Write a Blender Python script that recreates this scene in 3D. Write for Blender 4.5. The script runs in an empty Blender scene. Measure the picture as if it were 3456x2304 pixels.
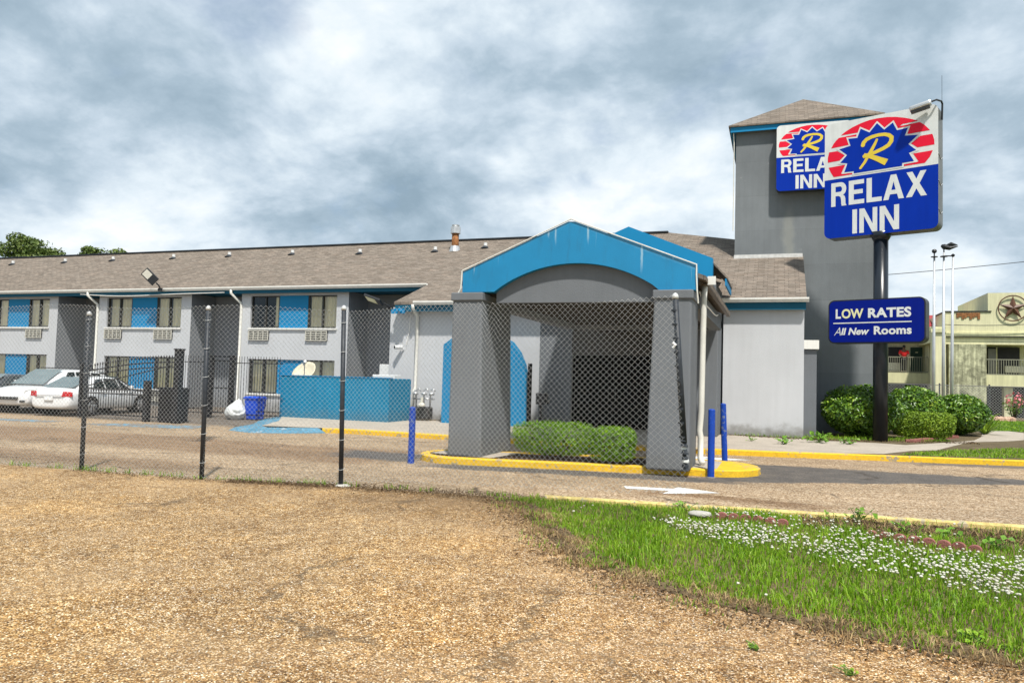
import bpy, math, random
import numpy as np
from mathutils import Vector, Matrix
random.seed(7); rng = np.random.default_rng(7)
SC = bpy.context.scene
R_ = math.radians
# ---------------------------------------------------------------- camera, world, sun, exposure
YAW, PITCH, ROLL, FN, EYE = 0.34354, 0.050377, 0.0282, 2506.67, 1.6
_f = np.array([-math.sin(YAW)*math.cos(PITCH), math.cos(YAW)*math.cos(PITCH), math.sin(PITCH)])
_r0 = np.array([math.cos(YAW), math.sin(YAW), 0.0]); _u0 = np.cross(_r0, _f)
_r = _r0*math.cos(ROLL)+_u0*math.sin(ROLL); _u = -_r0*math.sin(ROLL)+_u0*math.cos(ROLL)
cam = bpy.data.cameras.new('camera'); cob = bpy.data.objects.new('camera', cam); SC.collection.objects.link(cob)
cob.matrix_world = Matrix(((_r[0], _u[0], -_f[0], 0), (_r[1], _u[1], -_f[1], 0), (_r[2], _u[2], -_f[2], EYE), (0, 0, 0, 1)))
cam.sensor_fit = 'HORIZONTAL'; cam.sensor_width = 36; cam.lens = FN/3456*36; cam.clip_start = .1; cam.clip_end = 6000
SC.camera = cob
SUN_EL, SUN_AZ = R_(60), R_(31)          # azimuth measured to the right of "behind the camera"
SDIR = Vector((math.sin(SUN_AZ)*math.cos(SUN_EL), -math.cos(SUN_AZ)*math.cos(SUN_EL), math.sin(SUN_EL)))
sl = bpy.data.lights.new('sun', 'SUN'); sl.energy = 3.5; sl.angle = R_(2.5); sl.color = (1, .95, .87)
so = bpy.data.objects.new('sun', sl); SC.collection.objects.link(so); so.location = (0, 0, 60)
so.rotation_euler = SDIR.to_track_quat('Z', 'Y').to_euler()
SC.view_settings.view_transform = 'Standard'; SC.view_settings.look = 'None'
SC.view_settings.exposure = 0.6; SC.view_settings.gamma = 1.0
CYC = SC.cycles
CYC.max_bounces = 6; CYC.diffuse_bounces = 3; CYC.transparent_max_bounces = 16

class NT:
    """small node builder"""
    def __init__(s, nt): s.t = nt; s.n = nt.nodes; s.l = nt.links
    def node(s, typ, ins=None, **kw):
        n = s.n.new(typ)
        for k, v in kw.items(): setattr(n, k, v)
        for k, v in (ins or {}).items():
            if isinstance(v, bpy.types.NodeSocket): s.l.new(v, n.inputs[k])
            else: n.inputs[k].default_value = v
        return n
    def math(s, op, a, b=0.0, c=None, clamp=False):
        n = s.n.new('ShaderNodeMath'); n.operation = op; n.use_clamp = clamp
        for i, v in enumerate((a, b) if c is None else (a, b, c)):
            if isinstance(v, bpy.types.NodeSocket): s.l.new(v, n.inputs[i])
            else: n.inputs[i].default_value = v
        return n.outputs[0]
    def vec(s, op, a, b=(0, 0, 0)):
        n = s.n.new('ShaderNodeVectorMath'); n.operation = op
        for i, v in enumerate((a, b)):
            if isinstance(v, bpy.types.NodeSocket): s.l.new(v, n.inputs[i])
            else: n.inputs[i].default_value = v
        return n.outputs[0]
    def mix(s, f, a, b, blend='MIX'):
        n = s.n.new('ShaderNodeMix'); n.data_type = 'RGBA'; n.blend_type = blend
        for sock, v in ((n.inputs[0], f), (n.inputs[6], a), (n.inputs[7], b)):
            if isinstance(v, bpy.types.NodeSocket): s.l.new(v, sock)
            else: sock.default_value = v if not isinstance(v, tuple) or len(v) == 4 else (*v, 1)
        return n.outputs[2]
    def noise(s, vec, scale, detail=4, rough=.55, dist=0.0, out=0):
        n = s.node('ShaderNodeTexNoise', {'Vector': vec, 'Scale': scale, 'Detail': detail, 'Roughness': rough, 'Distortion': dist})
        return n.outputs[out]
    def ramp(s, f, stops, interp='LINEAR'):
        n = s.n.new('ShaderNodeValToRGB'); n.color_ramp.interpolation = interp
        s.l.new(f, n.inputs[0]); e = n.color_ramp.elements
        while len(e) < len(stops): e.new(.5)
        for el, (p, c) in zip(e, stops): el.position = p; el.color = c if len(c) == 4 else (*c, 1)
        return n.outputs[0]
    def mr(s, v, a, b, c=0.0, d=1.0, smooth=True):
        n = s.n.new('ShaderNodeMapRange'); n.clamp = True
        if smooth: n.interpolation_type = 'SMOOTHSTEP'
        s.l.new(v, n.inputs[0])
        for i, x in zip((1, 2, 3, 4), (a, b, c, d)): n.inputs[i].default_value = x
        return n.outputs[0]
    def sep(s, v):
        n = s.n.new('ShaderNodeSeparateXYZ'); s.l.new(v, n.inputs[0]); return n.outputs
    def comb(s, x, y, z=0.0):
        n = s.n.new('ShaderNodeCombineXYZ')
        for i, v in enumerate((x, y, z)):
            if isinstance(v, bpy.types.NodeSocket): s.l.new(v, n.inputs[i])
            else: n.inputs[i].default_value = v
        return n.outputs[0]

W = bpy.data.worlds.new('World'); SC.world = W; W.use_nodes = True
w = NT(W.node_tree); w.n.clear()
sky = w.node('ShaderNodeTexSky', sky_type='NISHITA'); sky.sun_disc = False
sky.sun_elevation = SUN_EL; sky.sun_rotation = math.pi - SUN_AZ; sky.air_density = 1.0; sky.dust_density = 2.0
tc = w.node('ShaderNodeTexCoord').outputs['Generated']
sx, sy, sz = w.sep(tc)
den = w.math('ADD', w.math('MAXIMUM', sz, 0.0), .42)
pv = w.comb(w.math('DIVIDE', sx, den), w.math('DIVIDE', sy, den), 0.0)
pv = w.vec('ADD', w.vec('MULTIPLY', pv, (1.75, 1.75, 1)), (3.7, 1.9, .4))
big = w.noise(w.vec('MULTIPLY', pv, (1.0, 1.25, 1)), .95, 4, .45, .2)
mid = w.noise(w.vec('ADD', pv, (11.0, 4.0, 2.0)), 2.1, 8, .57, .25)
fine = w.noise(pv, 7.0, 6, .55, .3)
dens = w.math('ADD', w.math('MULTIPLY', big, .54), w.math('ADD', w.math('MULTIPLY', mid, .38), w.math('MULTIPLY', fine, .09)))
# higher up the thick grey undersides of the cloud deck, lower down the brighter tops
bil = w.math('ABSOLUTE', w.math('SUBTRACT', w.noise(w.vec('ADD', pv, (2., 9., 5.)), 2.2, 8, .60, .1), .5))
dens = w.math('ADD', dens, w.math('MULTIPLY', w.math('SUBTRACT', bil, .09), -.36))
dens = w.math('ADD', w.math('MULTIPLY', w.math('SUBTRACT', dens, .5), 1.24), .470)
dens = w.math('ADD', dens, w.mr(sz, .22, .48, -.028, .062))
cloud = w.ramp(dens, [(.34, (.66, .69, .71)), (.43, (.53, .595, .645)), (.50, (.40, .475, .545)), (.57, (.285, .365, .435)), (.66, (.205, .28, .345)), (.76, (.185, .255, .315))])
gap = w.math('MULTIPLY', w.mr(w.noise(w.vec('ADD', pv, (5., 21., 7.)), 1.9, 6, .55, .3), .56, .72), .45)
skyc = w.vec('MULTIPLY', sky.outputs[0], (.10, .10, .10))
col = w.mix(gap, cloud, skyc)
bg = w.node('ShaderNodeBackground', {'Color': col, 'Strength': 1.0})
w.l.new(bg.outputs[0], w.node('ShaderNodeOutputWorld').inputs[0])

# ---------------------------------------------------------------- where a sight line through a photo pixel meets a real plane
def at(x, y, Z=None, Y=None, X=None):
    x *= 3456/2352; y *= 3456/2352
    d = _f*FN + _r*(x-1728) - _u*(y-1152)
    t = (Z-EYE)/d[2] if Z is not None else (Y/d[1] if Y is not None else X/d[0])
    return np.array([d[0]*t, d[1]*t, EYE+d[2]*t])

# ---------------------------------------------------------------- materials
MATS = {}
def newmat(name):
    m = bpy.data.materials.new(name); m.use_nodes = True; t = NT(m.node_tree)
    b = m.node_tree.nodes['Principled BSDF']; MATS[name] = m
    pos = t.node('ShaderNodeNewGeometry').outputs['Position']
    return m, t, b, pos
def M(name, col, rough=.7, var=.1, vs=2.0, bump=0.0, bs=60.0, spec=.3, metal=0.0, streak=0.0, fine=0.0, fs=40.0, coat=0.0, dirt=0.0, chips=0.0, under=(.30, .28, .24), cs=7.0):
    m, t, b, pos = newmat(name)
    v = t.mr(t.noise(pos, vs, 5, .6), .3, .7, 1-var, 1+var*.6, smooth=False)
    if streak:
        s = t.noise(t.vec('MULTIPLY', pos, (3.2, 3.2, .22)), 2.2, 5, .65)
        v = t.math('MULTIPLY', v, t.mr(s, .35, .68, 1+streak*.5, 1-streak, smooth=False))
    if fine:
        v = t.math('MULTIPLY', v, t.mr(t.noise(pos, fs, 3, .6), .3, .7, 1-fine, 1+fine, smooth=False))
    c = t.vec('MULTIPLY', col, t.comb(v, v, v))
    if chips:  # worn-through paint, scuffs
        q = t.math('ADD', t.noise(pos, cs, 6, .68), t.math('MULTIPLY', t.noise(pos, 1.1, 3, .5), .35))
        c = t.mix(t.math('MULTIPLY', t.mr(q, .80-chips*.1, .85-chips*.1), .85), c, under)
    if dirt:   # splash dirt and mildew with a ragged edge along the foot of a wall
        z = t.sep(pos)[2]
        d = t.math('MULTIPLY', t.mr(t.math('ADD', z, t.math('MULTIPLY', t.noise(pos, 3.5, 5, .65), -.8)), -.25, .18, 1.0, 0.0), dirt)
        c = t.mix(d, c, (.13, .115, .085))
    t.l.new(c, b.inputs['Base Color'])
    b.inputs['Roughness'].default_value = rough; b.inputs['Metallic'].default_value = metal
    b.inputs['Specular IOR Level'].default_value = spec
    if coat: b.inputs['Coat Weight'].default_value = coat; b.inputs['Coat Roughness'].default_value = .06
    if bump:
        h = t.noise(pos, bs, 3, .6)
        n = t.node('ShaderNodeBump', {'Height': h, 'Strength': bump, 'Distance': .02}); t.l.new(n.outputs[0], b.inputs['Normal'])
    return m
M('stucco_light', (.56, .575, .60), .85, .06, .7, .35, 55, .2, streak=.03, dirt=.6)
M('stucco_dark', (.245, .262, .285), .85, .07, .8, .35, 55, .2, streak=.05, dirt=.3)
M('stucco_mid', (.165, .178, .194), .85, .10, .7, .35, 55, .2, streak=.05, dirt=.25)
def stucco_tower():
    m, t, b, pos = newmat('stucco_tower')
    x, y, z = t.sep(pos)
    v = t.mr(t.noise(t.vec('MULTIPLY', pos, (1, 1, .8)), .5, 6, .65), .3, .7, .84, 1.12, smooth=False)
    v = t.math('MULTIPLY', v, t.mr(t.noise(t.vec('MULTIPLY', pos, (3, 3, .25)), 2.0, 5, .65), .3, .7, 1.06, .95, smooth=False))
    fz = t.math('FRACT', t.math('DIVIDE', t.math('ADD', z, .35), 1.22))
    v = t.math('MULTIPLY', v, t.mr(fz, .0, .018, .84, 1.0))
    row = t.node('ShaderNodeTexWhiteNoise', {'W': t.math('FLOOR', t.math('DIVIDE', t.math('ADD', z, .35), 1.22))}, noise_dimensions='1D').outputs[0]
    v = t.math('MULTIPLY', v, t.mr(row, 0, 1, .94, 1.05, smooth=False))
    c = t.vec('MULTIPLY', (.188, .205, .218), t.comb(v, v, v))
    run = t.math('MULTIPLY', gate2(t, t.math('ADD', x, t.math('MULTIPLY', t.noise(pos, 1.5, 4, .6), .5)), .42, .70, .10), gate2(t, z, 5.7, 7.6, .5))
    c = t.mix(t.math('MULTIPLY', run, .30), c, (.42, .42, .36))
    c = t.mix(t.math('MULTIPLY', t.mr(t.noise(pos, 2.2, 4, .6), .70, .76), .25), c, (.42, .43, .42))
    t.l.new(c, b.inputs['Base Color']); b.inputs['Roughness'].default_value = .85; b.inputs['Specular IOR Level'].default_value = .2
    bp = t.node('ShaderNodeBump', {'Height': t.noise(pos, 55, 3, .6), 'Strength': .3, 'Distance': .02}); t.l.new(bp.outputs[0], b.inputs['Normal'])
M('blue_paint', (.004, .205, .42), .62, .08, 1.5, .12, 60, .3, streak=.08)
M('blue_panel', (.004, .215, .45), .55, .05, 1.5, .0, 60, .3)
M('blue_screen', (.004, .20, .36), .75, .08, 1.2, .3, 40, .2, streak=.1, dirt=.25)
M('white_trim', (.78, .77, .73), .5, .06, 3, streak=.08)
M('white_plastic', (.75, .76, .76), .4, .04, 5)
M('downspout_white', (.74, .73, .67), .45, .08, 4, streak=.12)
M('gutter_brown', (.13, .105, .085), .5, .2, 6, streak=.2)
M('flash_grey', (.40, .40, .39), .5, .15, 4, streak=.2)
M('dark_metal', (.022, .024, .028), .45, .2, 8, spec=.4)
M('black_paint', (.012, .013, .017), .4, .25, 9, spec=.45)
M('fence_post', (.030, .036, .045), .5, .3, 14, .2, 60, spec=.4, fine=.3)
M('galvanised', (.60, .61, .60), .45, .12, 12, spec=.5, metal=.15)
M('steel_pole', (.62, .63, .64), .38, .1, 4, metal=.5)
M('bollard_blue', (.003, .052, .38), .5, .1, 6, spec=.4, fine=.12, chips=.4, under=(.16, .20, .30), cs=16.0)
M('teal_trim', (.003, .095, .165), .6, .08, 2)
M('bin_blue', (.003, .07, .58), .4, .06, 6, spec=.4)
M('kerb_yellow', (.86, .53, .02), .7, .10, 2.2, .4, 45, .25, fine=.14, fs=18, dirt=.15, chips=.5)
M('kerb_yellow_faded', (.66, .52, .20), .8, .2, 3.2, .4, 45, .2, fine=.35, fs=14, chips=.8, under=(.36, .32, .25))
M('concrete', (.42, .37, .31), .9, .14, 1.3, .4, 70, .2, fine=.18, fs=30)
M('kerb_concrete', (.30, .28, .25), .9, .2, 2.5, .5, 60, .2, fine=.25, fs=25)
M('mulch', (.085, .055, .038), .95, .5, 9, 1.0, 70, .1, fine=.5, fs=60)
M('soil', (.150, .118, .072), .95, .35, 4, 1.0, 60, .1, fine=.5, fs=45)
M('lawn_soil', (.185, .135, .078), .95, .35, 2.5, 1.0, 60, .1, fine=.4, fs=30)
M('grass_ground', (.075, .13, .030), .95, .4, .6, .6, 20, .1, fine=.4, fs=9)
M('white_marking', (.72, .73, .72), .8, .12, 4, .3, 60, .2, fine=.25, fs=30)
M('blue_marking', (.12, .31, .45), .85, .3, 3, .3, 60, .2, fine=.4, fs=16, chips=1.9, under=(.23, .17, .115), cs=5.0)
M('ramp_blue', (.10, .24, .34), .85, .2, 3, .3, 60, .2, fine=.3, fs=16, chips=.5, under=(.34, .38, .40), cs=4.0)
M('lintel', (.10, .096, .09), .85, .1, .8, .3, 55, .15)
M('sign_blue', (.001, .030, .37), .35, .05, 1.5, spec=.14, streak=.05)
M('sign_navy', (.001, .011, .22), .35, .06, 2, spec=.14, streak=.06)
M('sign_white', (.72, .74, .73), .4, .06, 3, spec=.2, streak=.07)
M('sign_red', (.80, .014, .045), .4, .05, 3, spec=.15)
M('sign_yellow', (.78, .58, .055), .3, .04, 3, spec=.4)
M('sign_cream', (.78, .76, .45), .3, .05, 3, spec=.4)
M('sign_edge', (.045, .05, .05), .4, .25, 3, spec=.4, streak=.3)
M('sign_case', (.105, .11, .10), .4, .3, 2.2, spec=.45, streak=.35)
M('pole_paint', (.009, .014, .022), .28, .25, 2.5, spec=.5)
M('rust', (.30, .13, .05), .8, .5, 9, .4, 60)
M('zinc', (.60, .61, .62), .35, .2, 7, metal=.6)
M('edging_brick', (.30, .125, .105), .85, .25, 9, .5, 80, .2, fine=.2, fs=60)
M('stone', (.45, .43, .39), .9, .25, 9, .5, 50, .2)
M('car_white', (.80, .81, .82), .25, .02, 3, spec=.5, coat=.8)
M('car_dark', (.03, .035, .04), .25, .05, 3, spec=.5, coat=.8)
M('car_glass', (.020, .030, .032), .05, .1, 3, spec=.7)
M('car_screen', (.14, .18, .18), .06, .25, 2.5, spec=.8, coat=.6)  # paler base colour stands in for sky reflected in the screens
M('rubber', (.018, .018, .019), .8, .1, 8)
M('alloy', (.5, .5, .51), .3, .1, 8, metal=.7)
M('tail_red', (.52, .006, .012), .15, .1, 9, spec=.6)
M('lamp_clear', (.6, .6, .58), .1, .1, 9, spec=.6)
M('chrome', (.7, .7, .7), .12, .02, 8, metal=.9)
M('curtain', (.88, .79, .54), .9, .12, 2.0, streak=.25)
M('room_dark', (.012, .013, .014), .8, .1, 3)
M('alu_frame', (.035, .037, .036), .4, .1, 4, spec=.4)
M('grille', (.62, .60, .52), .5, .1, 9, spec=.4)
M('grille_dark', (.05, .05, .05), .6, .1, 9)
M('plastic_bag', (.72, .74, .73), .25, .3, 7, spec=.5, bump=.6, bs=18)
M('shade_black', (.006, .006, .007), .6, .2, 2, spec=.08)  # near-black colour paints in the dark entrance interior and the arch's end shade
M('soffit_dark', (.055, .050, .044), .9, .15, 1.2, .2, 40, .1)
M('cream_wall', (.72, .69, .45), .85, .12, .5, .2, 30, .2, streak=.14)
M('cream_trim', (.68, .66, .40), .8, .10, 1, streak=.15)
M('stone_cream', (.46, .46, .30), .9, .5, 1.7, 1.0, 9, .2, streak=.55, fine=.3, fs=6)
M('far_dark', (.025, .025, .028), .6, .3, 1)
M('far_green', (.012, .040, .024), .5, .2, 1)
M('far_grey', (.20, .20, .20), .6, .2, 1)
M('red_roof', (.33, .045, .045), .7, .2, 2, .3, 12)
M('star_metal', (.12, .055, .032), .5, .3, 3, spec=.4)
M('rail_metal', (.27, .27, .20), .5, .1, 3)
M('skin', (.16, .085, .055), .6, .05, 9)
M('red_shirt', (.55, .02, .02), .85, .1, 8)
M('dark_cloth', (.03, .032, .04), .85, .1, 8)
M('bark', (.11, .08, .055), .95, .4, 6, 1.0, 30)
M('petal_pink', (.75, .22, .25), .7, .2, 20)
M('bed_stone', (.55, .36, .26), .9, .4, 7, .6, 30)
M('cable_black', (.02, .02, .02), .6, .1, 9)
M('dish_cream', (.62, .57, .43), .5, .12, 5, streak=.12)
M('stem_green', (.10, .18, .03), .7, .2, 20)

def leafmat(name, stops, rough=.5, spec=.4, trans=.0):
    m, t, b, pos = newmat(name)
    r = t.node('ShaderNodeNewGeometry').outputs['Random Per Island']
    big_ = t.noise(pos, 1.6, 3, .5)
    f = t.math('ADD', t.math('MULTIPLY', r, .62), t.math('MULTIPLY', t.math('SUBTRACT', big_, .30), .85), clamp=True)
    c = t.ramp(f, stops)
    t.l.new(c, b.inputs['Base Color']); b.inputs['Roughness'].default_value = rough
    b.inputs['Specular IOR Level'].default_value = spec
    if trans:
        tr = t.node('ShaderNodeBsdfTranslucent', {'Color': c}); mx = t.node('ShaderNodeMixShader', {0: trans})
        t.l.new(b.outputs[0], mx.inputs[1]); t.l.new(tr.outputs[0], mx.inputs[2])
        t.l.new(mx.outputs[0], t.n['Material Output'].inputs[0])
    return m
leafmat('leaf_dark', [(.05, (.020, .060, .008)), (.4, (.075, .175, .012)), (.7, (.18, .33, .022)), (.95, (.38, .48, .05))], .35, .55, .15)
leafmat('leaf_hedge', [(.05, (.06, .11, .010)), (.45, (.17, .28, .018)), (.75, (.27, .40, .024)), (.95, (.40, .48, .05))], .5, .35, .2)
leafmat('leaf_hedge_deep', [(.05, (.05, .12, .008)), (.45, (.14, .29, .012)), (.75, (.22, .40, .018)), (.95, (.34, .50, .03))], .5, .35, .2)
leafmat('leaf_tree', [(.05, (.045, .075, .016)), (.4, (.10, .15, .03)), (.7, (.16, .215, .05)), (.95, (.25, .28, .09))], .5, .3, .15)
leafmat('grass_blade', [(.02, (.070, .16, .006)), (.35, (.15, .31, .010)), (.65, (.25, .43, .018)), (.85, (.33, .46, .04)), (.98, (.48, .50, .15))], .5, .35, .3)
leafmat('straw', [(.05, (.16, .10, .05)), (.4, (.32, .21, .10)), (.8, (.50, .37, .19)), (.98, (.62, .50, .30))], .8, .2, .15)
leafmat('litter', [(.05, (.045, .03, .02)), (.4, (.10, .066, .04)), (.8, (.22, .15, .08)), (.98, (.40, .30, .18))], .85, .2)
leafmat('clover_white', [(.05, (.45, .44, .32)), (.5, (.66, .645, .54)), (.95, (.80, .79, .71))], .7, .2, .15)
leafmat('weed_leaf', [(.05, (.08, .19, .015)), (.5, (.16, .33, .03)), (.95, (.28, .45, .06))], .5, .35, .25)

def shingle():
    m, t, b, pos = newmat('shingles')
    x, y, z = t.sep(pos)
    v = t.comb(x, t.math('MULTIPLY', y, 1.12))
    br = t.node('ShaderNodeTexBrick', {'Vector': v, 'Scale': 1.0, 'Mortar Size': .007, 'Brick Width': .31, 'Row Height': .135, 'Bias': -.1,
               'Color1': (.25, .215, .182, 1), 'Color2': (.165, .14, .117, 1), 'Mortar': (.115, .098, .084, 1)}, offset=.37, squash=1.0)
    n1 = t.noise(t.vec('MULTIPLY', pos, (1.2, 3.0, 3.0)), 1.7, 6, .65)
    n2 = t.noise(t.vec('MULTIPLY', pos, (2.2, 9.0, 9.0)), 2.4, 6, .75)
    c = t.vec('MULTIPLY', br.outputs[0], t.ramp(n2, [(.28, (.62, .60, .58)), (.5, (1, 1, 1)), (.72, (1.5, 1.46, 1.42))]))
    c = t.vec('MULTIPLY', c, t.ramp(n1, [(.3, (.82, .82, .82)), (.55, (1, .98, .96)), (.75, (1.18, 1.06, 1.0))]))
    t.l.new(c, b.inputs['Base Color']); b.inputs['Roughness'].default_value = .95; b.inputs['Specular IOR Level'].default_value = .15
    h = t.math('ADD', br.outputs[1], t.math('MULTIPLY', n2, .8))
    bp = t.node('ShaderNodeBump', {'Height': h, 'Strength': .8, 'Distance': .03}, invert=False); t.l.new(bp.outputs[0], b.inputs['Normal'])
shingle()

def cracks(t, pos, scale, width, keep, seed):
    wv = t.vec('ADD', pos, t.vec('MULTIPLY', t.vec('SUBTRACT', t.noise(t.vec('ADD', pos, (seed, 0, 0)), 1.3, 4, .6, out=1), (.5, .5, .5)), (.9, .9, 0)))
    vo = t.node('ShaderNodeTexVoronoi', {'Vector': t.vec('MULTIPLY', wv, (1, 1, 0)), 'Scale': scale}, feature='DISTANCE_TO_EDGE')
    wn = t.mr(t.noise(pos, 9, 3, .6), .3, .7, .4, 1.6, smooth=False)
    line = t.mr(t.math('DIVIDE', vo.outputs[0], wn), width*.3, width, 1.0, 0.0)
    k = t.mr(t.noise(t.vec('ADD', pos, (seed*3, seed, 0)), .55, 3, .5), keep, keep+.1)
    return t.math('MULTIPLY', line, k)
def gate2(t, v, a, b, soft):     # 1 between a and b with soft ends
    return t.math('MULTIPLY', t.mr(v, a-soft, a+soft), t.mr(v, b-soft, b+soft, 1.0, 0.0))

stucco_tower()
def near_pavement():
    m, t, b, pos = newmat('aggregate_pavement')
    x, y, z = t.sep(pos); p2 = t.comb(x, y)
    vo = t.node('ShaderNodeTexVoronoi', {'Vector': p2, 'Scale': 100.0, 'Randomness': 1.0})
    cr = t.sep(vo.outputs['Color'])
    c = t.ramp(cr[0], [(.0, (.10, .052, .019)), (.16, (.235, .13, .046)), (.38, (.36, .22, .088)), (.62, (.475, .315, .14)), (.82, (.60, .45, .25)), (.95, (.82, .74, .58))])
    gap_ = t.mr(vo.outputs[0], .42, .75, 1.0, .35)
    c = t.vec('MULTIPLY', c, t.comb(gap_, gap_, gap_))
    vo2 = t.node('ShaderNodeTexVoronoi', {'Vector': p2, 'Scale': 21.0})
    c2 = t.sep(vo2.outputs['Color'])[1]
    c = t.vec('MULTIPLY', c, t.ramp(c2, [(.0, (.72, .66, .60)), (.6, (1, 1, 1)), (1.0, (1.22, 1.2, 1.16))]))
    g1 = t.noise(p2, .55, 5, .6); g2 = t.noise(t.vec('ADD', p2, (40, 8, 0)), 1.7, 5, .6); g3 = t.noise(p2, 6.5, 4, .65)
    c = t.vec('MULTIPLY', c, t.ramp(g1, [(.30, (.80, .76, .72)), (.5, (1.02, 1, .98)), (.68, (1.16, 1.08, .92))]))
    c = t.vec('MULTIPLY', c, t.ramp(g2, [(.30, (.82, .80, .80)), (.5, (1, 1, 1)), (.70, (1.12, 1.10, 1.05))]))
    c = t.vec('MULTIPLY', c, t.ramp(g3, [(.30, (.84, .82, .80)), (.5, (1, 1, 1)), (.72, (1.10, 1.09, 1.08))]))
    worn = t.math('MULTIPLY', t.mr(t.noise(t.vec('ADD', p2, (7, 31, 0)), .8, 5, .6), .44, .70), .22)
    c = t.mix(worn, c, (.50, .365, .215))
    pink = t.math('MULTIPLY', t.mr(t.math('ADD', x, t.math('MULTIPLY', g1, 3.0)), -2.6, 1.2), .5)
    c = t.mix(pink, c, t.vec('MULTIPLY', c, (1.06, .98, .98)))
    c = t.vec('MULTIPLY', c, (1.05, 1.03, 1.02))
    # dark, damp zone of dirt and leaf litter along the fence and beside the grass
    warp = t.math('MULTIPLY', t.math('SUBTRACT', t.noise(p2, 1.1, 5, .65), .5), 1.5)
    fl = t.math('SUBTRACT', t.math('ADD', t.math('MULTIPLY', x, .113), 9.93), y)       # metres in front of the fence line
    d1 = t.math('MULTIPLY', t.mr(t.math('ADD', fl, warp), .02, .75, .62, 0.0), t.mr(x, -9.5, -6.0, .35, 1.0))
    d2 = t.math('MULTIPLY', gate2(t, t.math('ADD', x, warp), -5.2, -1.2, .9), t.mr(t.math('ADD', y, warp), 7.0, 8.8))
    dk = t.math('MAXIMUM', d1, t.math('MULTIPLY', d2, .5))
    c = t.mix(dk, c, t.vec('MULTIPLY', c, (.34, .29, .25)))
    ck = t.math('MAXIMUM', cracks(t, pos, .42, .014, .52, 3.0), t.math('MULTIPLY', cracks(t, t.vec('MULTIPLY', pos, (.75, 1.3, 1)), .95, .022, .36, 9.0), t.math('MULTIPLY', t.mr(x, -2.6, -1.2), t.mr(y, 2.6, 3.6))))
    c = t.mix(t.math('MULTIPLY', ck, .55), c, (.085, .062, .040))
    t.l.new(c, b.inputs['Base Color']); b.inputs['Roughness'].default_value = .85; b.inputs['Specular IOR Level'].default_value = .25
    h = t.math('SUBTRACT', t.math('MULTIPLY', vo.outputs[0], -1.0), t.math('MULTIPLY', ck, 1.5))
    bp = t.node('ShaderNodeBump', {'Height': h, 'Strength': .55, 'Distance': .010}); t.l.new(bp.outputs[0], b.inputs['Normal'])
near_pavement()

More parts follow.
